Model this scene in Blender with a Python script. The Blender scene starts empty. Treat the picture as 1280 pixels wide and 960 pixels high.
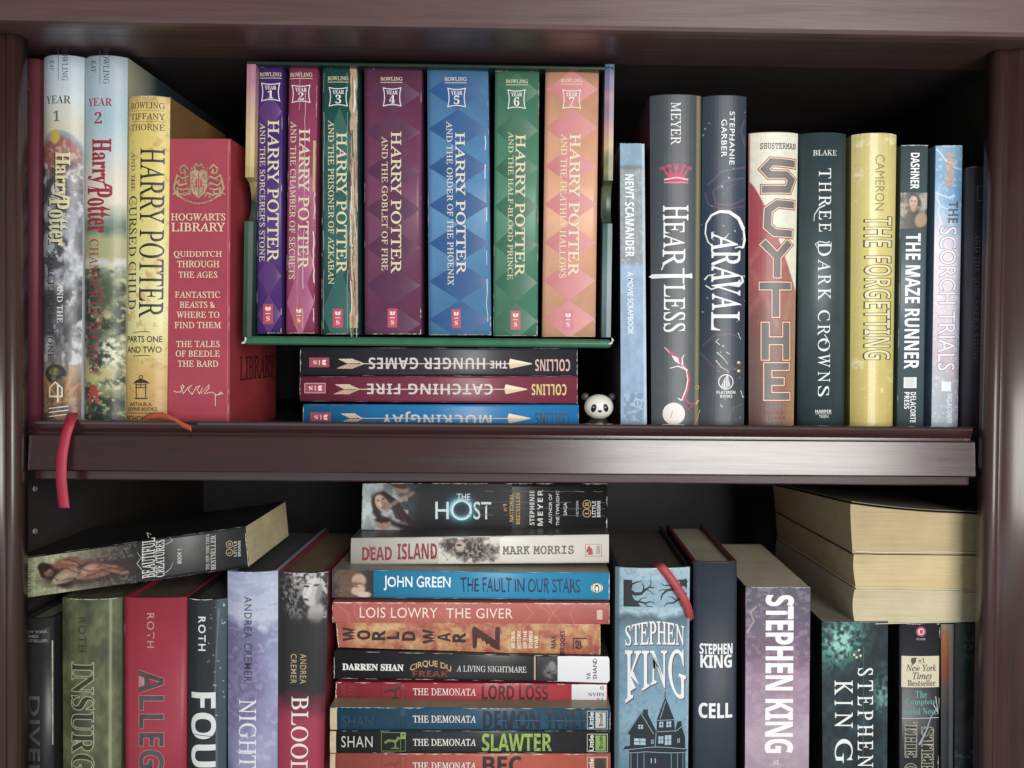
import bpy, bmesh, math, random
import numpy as np
from mathutils import Matrix, Vector
from mathutils.geometry import tessellate_polygon

random.seed(7)
SC = bpy.context.scene
COL = SC.collection

# ------------------------------------------------------------------ camera
D = 0.65                      # metres from the lens to the plane of the book spines
K = 0.0006                    # metres per photo pixel on that plane
F = D / K                     # focal length in photo pixels
VPX, VPY = 668.0, 432.0       # where lines running straight back meet
YAW, PITCH, ROLL = math.radians(-1.1), math.radians(-1.0), math.radians(0.55)
CAMROT = Matrix.Rotation(YAW, 3, 'Z') @ Matrix.Rotation(math.pi/2 + PITCH, 3, 'X') @ Matrix.Rotation(ROLL, 3, 'Z')
_d = CAMROT.transposed() @ Vector((0, 1, 0))
PPX = VPX - F * _d.x / -_d.z
PPY = VPY + F * _d.y / -_d.z
cam = bpy.data.cameras.new('camera')
cam.sensor_width = 36.0
cam.lens = 36.0 * F / 1280.0
cam.shift_x = (640.0 - PPX) / 1280.0
cam.shift_y = (PPY - 480.0) / 1280.0
cam.clip_start, cam.clip_end = 0.02, 50
cam.dof.use_dof = True
cam.dof.focus_distance = D
cam.dof.aperture_fstop = 9.0
camo = bpy.data.objects.new('camera', cam)
camo.location = (0, -D, 0)
camo.rotation_euler = CAMROT.to_euler()
COL.objects.link(camo)
SC.camera = camo
CAMLOC = Vector((0, -D, 0))

def W(px, py, y=0.0):
    """the point of the plane at depth y that this photo position looks at"""
    v = CAMROT @ Vector(((px - PPX) / F, (PPY - py) / F, -1.0))
    k = (y + D) / v.y
    return CAMLOC + v * k

# ------------------------------------------------------------------ light
world = bpy.data.worlds.new('World')
SC.world = world
world.use_nodes = True
world.node_tree.nodes['Background'].inputs[0].default_value = (0.86, 0.93, 1.0, 1)
world.node_tree.nodes['Background'].inputs[1].default_value = 0.23
def area(name, loc, target, sx, sy, power, col):
    l = bpy.data.lights.new(name, 'AREA')
    l.shape = 'RECTANGLE'; l.size = sx; l.size_y = sy; l.energy = power; l.color = col
    o = bpy.data.objects.new(name, l); COL.objects.link(o)
    o.location = loc
    o.rotation_euler = (Vector(target) - Vector(loc)).to_track_quat('-Z', 'Y').to_euler()
    return o
area('window_light', (0.47, -1.35, 0.14), (0.05, 0, -0.05), 0.64, 0.95, 20.5, (1.0, 0.985, 0.95))
area('room_fill', (-0.45, -1.45, -0.80), (0, 0, -0.1), 1.7, 0.7, 2.8, (0.90, 0.95, 1.0))
SC.view_settings.view_transform = 'Standard'
SC.view_settings.look = 'None'
SC.view_settings.exposure = 0.13
SC.view_settings.gamma = 1.0

# ------------------------------------------------------------------ materials
SAT = 0.83                    # pulls every hex colour a little towards grey, for a faded overall tone
def lin(c):
    if isinstance(c, str):
        c = c.lstrip('#'); c = tuple(int(c[i:i+2], 16) for i in (0, 2, 4)); g = sum(c)/3; c = tuple(g+(v-g)*SAT for v in c)
    return tuple((v/255/12.92 if v/255 <= 0.04045 else ((v/255+0.055)/1.055)**2.4) for v in c)
_mats = {}
def M(col, rough=0.42, metal=0.0, var=0.10, bump=0.0, scale=60.0, stretch=(1, 1, 1), spec=0.4, coat=0.0):
    """plain procedural surface: the colour wanders a little with noise, the gloss too"""
    key = (str(col), rough, metal, var, bump, scale, stretch, spec, coat)
    if key in _mats: return _mats[key]
    m = bpy.data.materials.new('surface'); m.use_nodes = True
    nt = m.node_tree; b = nt.nodes['Principled BSDF']
    c = lin(col)
    tc = nt.nodes.new('ShaderNodeTexCoord'); mp = nt.nodes.new('ShaderNodeMapping')
    mp.inputs['Scale'].default_value = stretch
    nt.links.new(tc.outputs['Object'], mp.inputs['Vector'])
    n = nt.nodes.new('ShaderNodeTexNoise'); n.inputs['Scale'].default_value = scale
    n.inputs['Detail'].default_value = 6; n.inputs['Roughness'].default_value = 0.65
    nt.links.new(mp.outputs[0], n.inputs['Vector'])
    mix = nt.nodes.new('ShaderNodeMix'); mix.data_type = 'RGBA'
    mix.inputs[6].default_value = tuple(v*(1-var*1.6) for v in c) + (1,)
    mix.inputs[7].default_value = tuple(min(1, v*(1+var*1.6)+0.004*var*10) for v in c) + (1,)
    nt.links.new(n.outputs['Fac'], mix.inputs[0]); nt.links.new(mix.outputs[2], b.inputs['Base Color'])
    mr = nt.nodes.new('ShaderNodeMapRange')
    mr.inputs['To Min'].default_value = max(0.05, rough-0.10); mr.inputs['To Max'].default_value = min(1, rough+0.12)
    nt.links.new(n.outputs['Fac'], mr.inputs['Value']); nt.links.new(mr.outputs[0], b.inputs['Roughness'])
    b.inputs['Metallic'].default_value = metal
    b.inputs['Specular IOR Level'].default_value = spec
    if coat: b.inputs['Coat Weight'].default_value = coat; b.inputs['Coat Roughness'].default_value = 0.22
    if bump:
        n2 = nt.nodes.new('ShaderNodeTexNoise'); n2.inputs['Scale'].default_value = scale*6
        nt.links.new(mp.outputs[0], n2.inputs['Vector'])
        bp = nt.nodes.new('ShaderNodeBump'); bp.inputs['Strength'].default_value = bump; bp.inputs['Distance'].default_value = 0.001
        nt.links.new(n2.outputs['Fac'], bp.inputs['Height']); nt.links.new(bp.outputs[0], b.inputs['Normal'])
    _mats[key] = m
    return m
def ink(col, rough=0.45, metal=0.0): return M(col, rough, metal, 0.12, 0, 900.0)
def foil(col, rough=0.38): return M(col, rough, 0.75, 0.35, 0, 160.0)

def painted(rough=0.4):
    key = ('painted', rough)
    if key in _mats: return _mats[key]
    m = bpy.data.materials.new('printed_art'); m.use_nodes = True
    nt = m.node_tree; b = nt.nodes['Principled BSDF']
    a = nt.nodes.new('ShaderNodeVertexColor'); a.layer_name = 'Col'
    tc = nt.nodes.new('ShaderNodeTexCoord')
    n = nt.nodes.new('ShaderNodeTexNoise'); n.inputs['Scale'].default_value = 700; n.inputs['Detail'].default_value = 3
    nt.links.new(tc.outputs['Object'], n.inputs['Vector'])
    mr = nt.nodes.new('ShaderNodeMapRange'); mr.inputs['To Min'].default_value = 0.86; mr.inputs['To Max'].default_value = 1.12
    nt.links.new(n.outputs['Fac'], mr.inputs['Value'])
    vm = nt.nodes.new('ShaderNodeVectorMath'); vm.operation = 'SCALE'
    nt.links.new(a.outputs['Color'], vm.inputs[0]); nt.links.new(mr.outputs[0], vm.inputs['Scale'])
    nt.links.new(vm.outputs[0], b.inputs['Base Color'])
    b.inputs['Roughness'].default_value = rough; b.inputs['Specular IOR Level'].default_value = 0.4
    _mats[key] = m
    return m

def pages_mat(axis, col='#d9cda9', lines=2600.0, var=0.22):
    """paper edges: fine lines along the sheets"""
    key = ('pages', axis, col, lines)
    if key in _mats: return _mats[key]
    m = bpy.data.materials.new('paper_edges'); m.use_nodes = True
    nt = m.node_tree; b = nt.nodes['Principled BSDF']
    tc = nt.nodes.new('ShaderNodeTexCoord'); mp = nt.nodes.new('ShaderNodeMapping')
    s = [14.0, 14.0, 14.0]; s[axis] = lines
    mp.inputs['Scale'].default_value = s
    nt.links.new(tc.outputs['Object'], mp.inputs['Vector'])
    n = nt.nodes.new('ShaderNodeTexNoise'); n.inputs['Scale'].default_value = 1.0; n.inputs['Detail'].default_value = 3
    nt.links.new(mp.outputs[0], n.inputs['Vector'])
    n2 = nt.nodes.new('ShaderNodeTexNoise'); n2.inputs['Scale'].default_value = 35.0; n2.inputs['Detail'].default_value = 5
    nt.links.new(tc.outputs['Object'], n2.inputs['Vector'])
    ad = nt.nodes.new('ShaderNodeMath'); ad.operation = 'ADD'
    nt.links.new(n.outputs['Fac'], ad.inputs[0]); nt.links.new(n2.outputs['Fac'], ad.inputs[1])
    mr = nt.nodes.new('ShaderNodeMapRange'); mr.inputs['From Min'].default_value = 0.6; mr.inputs['From Max'].default_value = 1.4
    nt.links.new(ad.outputs[0], mr.inputs['Value'])
    c = lin(col)
    mix = nt.nodes.new('ShaderNodeMix'); mix.data_type = 'RGBA'
    mix.inputs[6].default_value = (c[0]*(1-var*1.3), c[1]*(1-var*1.5), c[2]*(1-var*1.9), 1)
    mix.inputs[7].default_value = tuple(min(1, v*(1+var*0.7)) for v in c) + (1,)
    nt.links.new(mr.outputs[0], mix.inputs[0]); nt.links.new(mix.outputs[2], b.inputs['Base Color'])
    b.inputs['Roughness'].default_value = 0.85
    bp = nt.nodes.new('ShaderNodeBump'); bp.inputs['Strength'].default_value = 0.6; bp.inputs['Distance'].default_value = 0.0008
    nt.links.new(n.outputs['Fac'], bp.inputs['Height']); nt.links.new(bp.outputs[0], b.inputs['Normal'])
    _mats[key] = m
    return m

def wood_mat(axis, dark='#2c1d1b', light='#4a3431', rough=0.40, coat=0.22, bmp=0.22, cr_=0.26):
    key = ('wood', axis, dark, light, rough, bmp)
    if key in _mats: return _mats[key]
    m = bpy.data.materials.new('stained_wood'); m.use_nodes = True
    nt = m.node_tree; b = nt.nodes['Principled BSDF']
    tc = nt.nodes.new('ShaderNodeTexCoord')
    def noise(sa, sb, detail, dist=0.0):
        mp = nt.nodes.new('ShaderNodeMapping'); s = [sb, sb, sb]; s[axis] = sa
        mp.inputs['Scale'].default_value = s
        nt.links.new(tc.outputs['Object'], mp.inputs['Vector'])
        n = nt.nodes.new('ShaderNodeTexNoise'); n.inputs['Scale'].default_value = 1.0
        n.inputs['Detail'].default_value = detail; n.inputs['Roughness'].default_value = 0.7; n.inputs['Distortion'].default_value = dist
        nt.links.new(mp.outputs[0], n.inputs['Vector'])
        return n
    a = noise(4, 75, 9, 1.1); g = noise(16, 1100, 5)
    ad = nt.nodes.new('ShaderNodeMath'); ad.operation = 'MULTIPLY_ADD'
    ad.inputs[1].default_value = 0.60
    nt.links.new(g.outputs['Fac'], ad.inputs[0]); nt.links.new(a.outputs['Fac'], ad.inputs[2])
    cr = nt.nodes.new('ShaderNodeValToRGB')
    cr.color_ramp.elements[0].position = 0.50; cr.color_ramp.elements[0].color = lin(dark) + (1,)
    cr.color_ramp.elements[1].position = 1.10; cr.color_ramp.elements[1].color = lin(light) + (1,)
    nt.links.new(ad.outputs[0], cr.inputs[0]); nt.links.new(cr.outputs[0], b.inputs['Base Color'])
    mr = nt.nodes.new('ShaderNodeMapRange'); mr.inputs['From Min'].default_value = 0.55; mr.inputs['From Max'].default_value = 1.05; mr.inputs['To Min'].default_value = rough+0.12; mr.inputs['To Max'].default_value = max(.1, rough-0.10)
    nt.links.new(ad.outputs[0], mr.inputs['Value']); nt.links.new(mr.outputs[0], b.inputs['Roughness'])
    b.inputs['Coat Weight'].default_value = coat; b.inputs['Coat Roughness'].default_value = cr_
    bp = nt.nodes.new('ShaderNodeBump'); bp.inputs['Strength'].default_value = bmp; bp.inputs['Distance'].default_value = 0.0004
    nt.links.new(ad.outputs[0], bp.inputs['Height']); nt.links.new(bp.outputs[0], b.inputs['Normal'])
    _mats[key] = m
    return m

# ------------------------------------------------------------------ object helpers
def thing(name, label, cat, loc, group=None):
    o = bpy.data.objects.new(name, None); COL.objects.link(o)
    o.empty_display_size = 0.02
    o.location = loc; o['label'] = label; o['category'] = cat
    if group: o['group'] = group
    return o
def mesh_obj(name, verts, faces, mats, parent=None, fmat=None, smooth=None, cols=None, origin=None):
    """link one mesh; verts are world positions, the origin is the parent's"""
    off = Vector(parent.location) if parent is not None and parent.type == 'EMPTY' else Vector(origin or (0, 0, 0))
    if parent is not None and parent.parent is not None:
        off = Vector(parent.parent.location)
    me = bpy.data.meshes.new(name)
    me.from_pydata([(v[0]-off.x, v[1]-off.y, v[2]-off.z) for v in verts], [], faces)
    for m in mats: me.materials.append(m)
    if fmat is not None: me.polygons.foreach_set('material_index', np.array(fmat, dtype=np.int32))
    if smooth is not None: me.polygons.foreach_set('use_smooth', np.array(smooth, dtype=bool))
    if cols is not None:
        at = me.color_attributes.new('Col', 'FLOAT_COLOR', 'POINT')
        at.data.foreach_set('color', np.asarray(cols, dtype=np.float32).ravel())
    me.update()
    o = bpy.data.objects.new(name, me); COL.objects.link(o)
    if parent is not None: o.parent = parent
    elif origin is not None: o.location = origin
    return o
def bevel(o, w, seg=2):
    md = o.modifiers.new('bevel', 'BEVEL'); md.width = w; md.segments = seg; md.limit_method = 'ANGLE'; md.angle_limit = math.radians(40)
    return o
def box_w(name, lo, hi, mat, parent, bv=0.0):
    x0, y0, z0 = lo; x1, y1, z1 = hi
    v = [(x0,y0,z0),(x1,y0,z0),(x1,y1,z0),(x0,y1,z0),(x0,y0,z1),(x1,y0,z1),(x1,y1,z1),(x0,y1,z1)]
    f = [(0,3,2,1),(4,5,6,7),(0,1,5,4),(1,2,6,5),(2,3,7,6),(3,0,4,7)]
    o = mesh_obj(name, v, f, [mat], parent)
    if bv: bevel(o, bv)
    return o
def sweep(name, prof, axis, a0, a1, mat, parent, smooth=False):
    """a closed profile carried along x (profile in y,z) or z (profile in x,y)"""
    n = len(prof); v = []; f = []
    for a in (a0, a1):
        for p in prof: v.append((a, p[0], p[1]) if axis == 0 else (p[0], p[1], a))
    for i in range(n):
        j = (i+1) % n; f.append((i, j, n+j, n+i))
    f.append(tuple(range(n-1, -1, -1))); f.append(tuple(range(n, 2*n)))
    o = mesh_obj(name, v, f, [mat], parent, smooth=[smooth]*n + [False, False])
    bm = bmesh.new(); bm.from_mesh(o.data); bmesh.ops.recalc_face_normals(bm, faces=bm.faces); bm.to_mesh(o.data); bm.free()
    return o
def tube(name, pts, radii, mat, parent, seg=8):
    v = []; f = []
    for i, p in enumerate(pts):
        p = Vector(p); q = Vector(pts[min(i+1, len(pts)-1)]) - Vector(pts[max(i-1, 0)])
        q.normalize(); a = q.orthogonal().normalized(); b = q.cross(a)
        for k in range(seg):
            t = 2*math.pi*k/seg; v.append(p + (a*math.cos(t) + b*math.sin(t))*radii[i])
    for i in range(len(pts)-1):
        for k in range(seg):
            l = (k+1) % seg; f.append((i*seg+k, i*seg+l, (i+1)*seg+l, (i+1)*seg+k))
    return mesh_obj(name, v, f, [mat], parent, smooth=[True]*len(f))
def ellipsoid(name, c, r, mat, parent, seg=24, ring=14, shape=None):
    v = []; f = []
    for i in range(ring+1):
        ph = math.pi*i/ring
        for k in range(seg):
            t = 2*math.pi*k/seg
            p = Vector((math.sin(ph)*math.cos(t), math.sin(ph)*math.sin(t), math.cos(ph)))
            if shape: p = shape(p)
            v.append((c[0]+p.x*r[0], c[1]+p.y*r[1], c[2]+p.z*r[2]))
    for i in range(ring):
        for k in range(seg):
            l = (k+1) % seg; f.append((i*seg+k, (i+1)*seg+k, (i+1)*seg+l, i*seg+l))
    return mesh_obj(name, v, f, [mat], parent, smooth=[True]*len(f))
def ribbon(name, path, width, mat, parent, across=(1, 0, 0), thick=0.00022):
    """a flat woven band: path of world points, width in metres laid along `across`"""
    a = Vector(across).normalized(); v = []; f = []; n = len(path)
    fine = []
    for i in range(n-1):
        for k in range(6):
            t = k/6; p0 = Vector(path[max(i-1,0)]); p1 = Vector(path[i]); p2 = Vector(path[i+1]); p3 = Vector(path[min(i+2,n-1)])
            fine.append(0.5*((2*p1) + (-p0+p2)*t + (2*p0-5*p1+4*p2-p3)*t*t + (-p0+3*p1-3*p2+p3)*t**3))
    fine.append(Vector(path[-1])); n = len(fine)
    for i, p in enumerate(fine):
        for e in (-0.5, 0, 0.5): v.append(p + a*width*e + Vector((0, -0.0003*(1-abs(e)*2), 0)))
    for i in range(n-1):
        for k in range(2): f.append((i*3+k, i*3+k+1, i*3+k+4, i*3+k+3))
    o = mesh_obj(name, v, f, [mat], parent, smooth=[True]*len(f))
    md = o.modifiers.new('thickness', 'SOLIDIFY'); md.thickness = thick; md.offset = 0
    return o

# ------------------------------------------------------------------ lettering
def _map(s, up, lo, dg):
    r = []
    for c in s:
        if 'A' <= c <= 'Z' and up: r.append(chr(up + ord(c) - 65))
        elif 'a' <= c <= 'z' and lo: r.append('\u210e' if lo + ord(c) - 97 == 0x1D455 else chr(lo + ord(c) - 97))
        elif '0' <= c <= '9' and dg: r.append(chr(dg + ord(c) - 48))
        else: r.append(c)
    return ''.join(r)
FONTS = {'s': (0,0,0, 0, 0), 'sb': (0,0,0, 0, 0.018), 'SB': (0x1D5D4,0x1D5EE,0x1D7EC, 0, 0), 'r': (0x1D434,0x1D44E,0, -0.27, 0.003),
         'rb': (0x1D434,0x1D44E,0, -0.27, 0.0125), 'b': (0x1D400,0x1D41A,0x1D7CE, 0, 0), 'i': (0x1D434,0x1D44E,0, 0, 0.004),
         'c': (0x1D4D0,0x1D4EA,0, 0, 0), 'f': (0x1D56C,0x1D586,0, 0, 0), 'm': (0x1D670,0x1D68A,0x1D7F6, 0, 0.006)}
_glyph = {}
def glyphs(s, font, off=0.0, space=1.0, res=3):
    key = (s, font, off, space)
    if key in _glyph: return _glyph[key]
    up, lo, dg, sh, o0 = FONTS[font]
    def conv(offset):
        c = bpy.data.curves.new('lettering', 'FONT')
        c.body = _map(s, up, lo, dg); c.shear = sh; c.offset = offset; c.space_character = space; c.resolution_u = res
        c.align_x = 'CENTER'; c.space_line = 0.85
        o = bpy.data.objects.new('lettering', c)
        me = o.to_mesh()
        v = np.empty(len(me.vertices)*3, dtype=np.float64); me.vertices.foreach_get('co', v)
        f = [tuple(p.vertices) for p in me.polygons]
        o.to_mesh_clear(); bpy.data.objects.remove(o); bpy.data.curves.remove(c)
        return v.reshape(-1, 3)[:, :2], f
    v0, f0 = conv(o0)
    lo_, hi_ = v0.min(0), v0.max(0)
    if font in ('r', 'rb', 'i'): off = min(off, 0.0135-o0)
    v, f = (v0, f0) if off == 0 else conv(o0 + off)
    r = ((v - lo_) / np.maximum(hi_ - lo_, 1e-6), f)
    _glyph[key] = r
    return r

# ------------------------------------------------------------------ noise for printed pictures
def vnoise(x, y, seed):
    xi = np.floor(x).astype(np.int64); yi = np.floor(y).astype(np.int64); xf = x-xi; yf = y-yi
    def h(a, b):
        n = (a*374761393 + b*668265263 + seed*1442695041) & 0xffffffff
        n = ((n ^ (n >> 13)) * 1274126177) & 0xffffffff
        return ((n ^ (n >> 16)) & 0xffff) / 65535.0
    u = xf*xf*(3-2*xf); v = yf*yf*(3-2*yf)
    return (h(xi,yi)*(1-u)+h(xi+1,yi)*u)*(1-v) + (h(xi,yi+1)*(1-u)+h(xi+1,yi+1)*u)*v
def fbm(x, y, seed=1, oct=5):
    a = 0.5; r = 0; t = 0
    for i in range(oct):
        r = r + a*vnoise(x, y, seed+i*17); t += a; a *= 0.55; x = x*2.03+3.1; y = y*2.03+1.7
    return r/t
def srgb(c):
    c = c.lstrip('#'); a = np.array([int(c[i:i+2], 16) for i in (0, 2, 4)], dtype=np.float64)/255
    return a.mean() + (a-a.mean())*SAT
def ramp(t, stops):
    """stops (position, colour): colours met in turn as t grows"""
    ps = [s[0] for s in stops]; cs = np.array([srgb(s[1]) for s in stops])
    return np.stack([np.interp(t, ps, cs[:, i]) for i in range(3)], -1)
def over(img, mask, col):
    c = srgb(col) if isinstance(col, str) else col
    return img*(1-mask[..., None]) + c*mask[..., None]
def blob(X, Y, cx, cy, rx, ry, rot=0.0, soft=0.25):
    c, s = math.cos(math.radians(rot)), math.sin(math.radians(rot))
    dx, dy = X-cx, Y-cy; u = (dx*c+dy*s)/rx; v = (-dx*s+dy*c)/ry
    return np.clip((1-np.sqrt(u*u+v*v))/soft + 0.5, 0, 1)
def stroke(X, Y, pts, w, soft=0.6):
    d = np.full(X.shape, 1e9)
    for (ax, ay), (bx, by) in zip(pts[:-1], pts[1:]):
        l = (bx-ax)**2+(by-ay)**2 + 1e-9
        t = np.clip(((X-ax)*(bx-ax)+(Y-ay)*(by-ay))/l, 0, 1)
        d = np.minimum(d, np.hypot(X-ax-t*(bx-ax), Y-ay-t*(by-ay)))
    return np.clip((w/2-d)/soft+0.5, 0, 1)

# ------------------------------------------------------------------ books
class Book:
    """a bound book built from the four corners of its spine (photo positions on the plane at depth y).
    standing: thickness runs left to right; lying: thickness runs bottom to top."""
    def __init__(s, name, label, quad, y=0.0, depth=0.14, bulge=0.0, cover='#333333', lying=False, hard=None, floor=None,
                 group=None, rough=0.4, pages='#d9cda9', shift=0.0, var=0.10, side=None, cat='book', coat=0.0, page_rec=None, sidemat=None):
        s.q = [tuple(map(float, p)) for p in quad]          # TL TR BR BL
        if floor is not None:                               # carry the side edges down to what the book stands on
            for a, b in ((0, 3), (1, 2)):
                for _ in range(4):
                    (x0, y0), (x1, y1) = s.q[a], s.q[b]
                    z0, z1 = W(x0, y0, y).z, W(x1, y1, y).z
                    t = (z0-floor)/(z0-z1)
                    s.q[b] = (x0+(x1-x0)*t, y0+(y1-y0)*t)
        s.y, s.depth, s.bulge, s.lying = y, depth, bulge, lying
        s.hard = (bulge > 0.002) if hard is None else hard
        s.shift = shift
        s.n = 12 if bulge > 0 else 1
        s.V, s.Fc, s.fm, s.sm, s.C = [], [], [], [], []
        s.mats = []; s.layer = 0
        c = s.pt(0.5, 0.0) if not lying else s.pt(0.0, 0.5)
        zb = min(s.pt(a, b).z for a in (0, 1) for b in (0, 1))
        s.root = thing(name, label, cat, (c.x, y+depth/2, zb), group)
        s.kind = name
        s.cm = M(cover, rough, 0, var, 0.03, 45.0, spec=0.4, coat=coat)
        s.sidem = sidemat if sidemat else M(side, rough, 0, var, 0.03, 45.0) if side else s.cm
        s.shell(); s.pages(pages, page_rec)
    # s across the thickness, t along the length
    def pxy(s, a, t):
        TL, TR, BR, BL = s.q
        if s.lying: l0, l1, r0, r1 = BL, TL, BR, TR          # a: bottom->top, t: left->right
        else: l0, l1, r0, r1 = BL, BR, TL, TR                # a: left->right, t: bottom->top
        x = (l0[0]*(1-a)+l1[0]*a)*(1-t) + (r0[0]*(1-a)+r1[0]*a)*t
        y = (l0[1]*(1-a)+l1[1]*a)*(1-t) + (r0[1]*(1-a)+r1[1]*a)*t
        return x, y
    def pt(s, a, t): return W(*s.pxy(a, t), s.y)
    def across(s, px, py):
        TL, TR, BR, BL = s.q
        if s.lying:
            k = (px-BL[0])/(BR[0]-BL[0]); lo = BL[1]+(BR[1]-BL[1])*k; k = (px-TL[0])/(TR[0]-TL[0]); hi = TL[1]+(TR[1]-TL[1])*k
            return (lo-py)/(lo-hi)
        k = (py-TL[1])/(BL[1]-TL[1]); lo = TL[0]+(BL[0]-TL[0])*k; k = (py-TR[1])/(BR[1]-TR[1]); hi = TR[0]+(BR[0]-TR[0])*k
        return (px-lo)/(hi-lo)
    def bl(s, a):
        a = min(1.0, max(0.0, a))*12; i = min(11, int(a)); g = lambda k: 1-abs(k/6-1)**2.4
        return s.bulge*(g(i)+(g(i+1)-g(i))*(a-i))          # the same twelve flats as the cover
    def slope(s):
        TL, TR, BR, BL = s.q
        if s.lying: return ((TR[1]+BR[1])-(TL[1]+BL[1]))/((TR[0]+BR[0])-(TL[0]+BL[0]))
        return ((TL[0]+TR[0])-(BL[0]+BR[0]))/((TL[1]+TR[1])-(BL[1]+BR[1]))
    def mi(s, m):
        if m not in s.mats: s.mats.append(m)
        return s.mats.index(m)
    def add(s, verts, faces, mat, smooth=False, cols=None):
        o = len(s.V); s.V.extend(verts); i = s.mi(mat)
        s.Fc.extend(tuple(o+k for k in f) for f in faces); s.fm.extend([i]*len(faces)); s.sm.extend([smooth]*len(faces))
        s.C.extend([(1, 1, 1, 1)]*len(verts) if cols is None else cols)
    def shell(s):
        wd = (s.pt(1, 0.5)-s.pt(0, 0.5)).length
        th = (0.0024 if s.hard else 0.0005)/wd
        n = 12
        A = [i/n for i in range(n+1)]
        out = [(0.0, s.depth)] + [(a, -s.bl(a)) for a in A] + [(1.0, s.depth)]
        inn = [(th, s.depth)] + [(th+(1-2*th)*a, -s.bl(a)+0.0006+(0.0012 if s.hard else 0)) for a in A] + [(1-th, s.depth)]
        m = len(out); v = []
        for t in (0.0, 1.0):
            for prof in (out, inn):
                for a, d in prof:
                    p = s.pt(a, t); v.append((p.x + s.shift*max(0, d)/s.depth, p.y+d, p.z))
        f = []; ix = lambda t, k, i: t*2*m + k*m + i
        sp = []
        for i in range(m-1):
            f.append((ix(0,0,i), ix(0,0,i+1), ix(1,0,i+1), ix(1,0,i))); sp.append(0 < i < m-2)
            f.append((ix(0,1,i+1), ix(0,1,i), ix(1,1,i), ix(1,1,i+1))); sp.append(False)
            f.append((ix(0,1,i), ix(0,1,i+1), ix(0,0,i+1), ix(0,0,i))); sp.append(False)
            f.append((ix(1,0,i), ix(1,0,i+1), ix(1,1,i+1), ix(1,1,i))); sp.append(False)
        for i in (0, m-1):
            f.append((ix(0,0,i), ix(1,0,i), ix(1,1,i), ix(0,1,i))); sp.append(False)
        if s.lying: f = [tuple(reversed(q)) for q in f]
        o = len(s.V); s.V.extend(v); s.C.extend([(1,1,1,1)]*len(v))
        a, b = s.mi(s.cm), s.mi(s.sidem)
        for q, k in zip(f, sp):
            s.Fc.append(tuple(o+i for i in q)); s.fm.append(a if k else b); s.sm.append(k and s.bulge > 0)
    def pages(s, col, rec=None):
        wd = (s.pt(1, 0.5)-s.pt(0, 0.5)).length; ln = (s.pt(0.5, 1)-s.pt(0.5, 0)).length
        th = (0.0026 if s.hard else 0.0006)/wd; r = ((0.0035 if s.hard else 0.0002) if rec is None else rec)/ln
        y0 = 0.0015 if not s.hard else -s.bulge*0.35; y1 = s.depth-(0.004 if s.hard else 0.0002)
        v = []
        for t in (r, 1-r):
            for a, d in ((th, max(y0, 0.001)), (0.5, y0 if s.hard else 0.001), (1-th, max(y0, 0.001)), (1-th, y1), (th, y1)):
                p = s.pt(a, t); v.append((p.x + s.shift*max(0, d)/s.depth, p.y+d, p.z))
        f = [(4,3,2,1,0), (5,6,7,8,9)] + [(i, (i+1) % 5, 5+(i+1) % 5, 5+i) for i in range(5)]
        if s.lying: f = [tuple(reversed(q)) for q in f]
        mesh_obj('page_block', v, f, [pages_mat(2 if s.lying else 0, col)], s.root)
    # ---- printing on the spine: everything below takes photo positions and lies a hair in front of the cover
    def lift(s):
        s.layer += 1; return 0.00010 + 0.000012*s.layer
    def put(s, v2, faces, mat, cols=None, smooth=False):
        L = s.lift()
        if s.bulge > 0 and cols is None:
            bm = bmesh.new(); bv = [bm.verts.new((p[0], p[1], 0)) for p in v2]
            for f in faces:
                try: bm.faces.new([bv[i] for i in f])
                except ValueError: pass
            TL, TR, BR, BL = s.q
            ax = 1 if s.lying else 0; xs = [p[ax] for p in v2]; x0, x1 = min(xs), max(xs)
            for i in range(1, 12):
                a = i/12; P = (TL[0]*(1-a)+TR[0]*a, TL[1]*(1-a)+TR[1]*a); Q = (BL[0]*(1-a)+BR[0]*a, BL[1]*(1-a)+BR[1]*a)
                if s.lying: P = (BL[0]*(1-a)+TL[0]*a, BL[1]*(1-a)+TL[1]*a); Q = (BR[0]*(1-a)+TR[0]*a, BR[1]*(1-a)+TR[1]*a)
                if max(P[ax], Q[ax]) < x0-9 or min(P[ax], Q[ax]) > x1+9: continue
                nrm = Vector((Q[1]-P[1], -(Q[0]-P[0]), 0)).normalized()
                bmesh.ops.bisect_plane(bm, geom=bm.verts[:]+bm.edges[:]+bm.faces[:], plane_co=(P[0], P[1], 0), plane_no=nrm, dist=1e-4)
            bm.verts.index_update()
            v2 = [(q.co.x, q.co.y) for q in bm.verts]; faces = [tuple(q.index for q in f.verts) for f in bm.faces]; bm.free()
        vs = []
        for p in v2:
            w = W(p[0], p[1], s.y); vs.append((w.x, w.y - (s.bl(s.across(p[0], p[1])) if s.bulge > 0 else 0) - L, w.z))
        s.add(vs, faces, mat, smooth or s.bulge > 0, cols)
    def poly(s, pts, col):
        tri = tessellate_polygon([[Vector((p[0], p[1], 0)) for p in pts]])
        s.put(pts, [tuple(t) for t in tri], col if not isinstance(col, str) else ink(col))
    def rect(s, box, col):
        x0, y0, x1, y1 = box; k = s.slope()
        if s.lying: c = (x0+x1)/2; g = lambda x, y: (x, y+k*(x-c))
        else: c = (y0+y1)/2; g = lambda x, y: (x+k*(y-c), y)
        s.poly([g(x0, y0), g(x1, y0), g(x1, y1), g(x0, y1)], col)
    def disk(s, c, r, col, n=22, ry=None):
        s.poly([(c[0]+r*math.cos(2*math.pi*i/n), c[1]+(ry or r)*math.sin(2*math.pi*i/n)) for i in range(n)], col)
    def ring(s, c, r, w, col, n=26):
        s.line([(c[0]+r*math.cos(2*math.pi*i/n), c[1]+r*math.sin(2*math.pi*i/n)) for i in range(n+1)], w, col)
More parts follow.
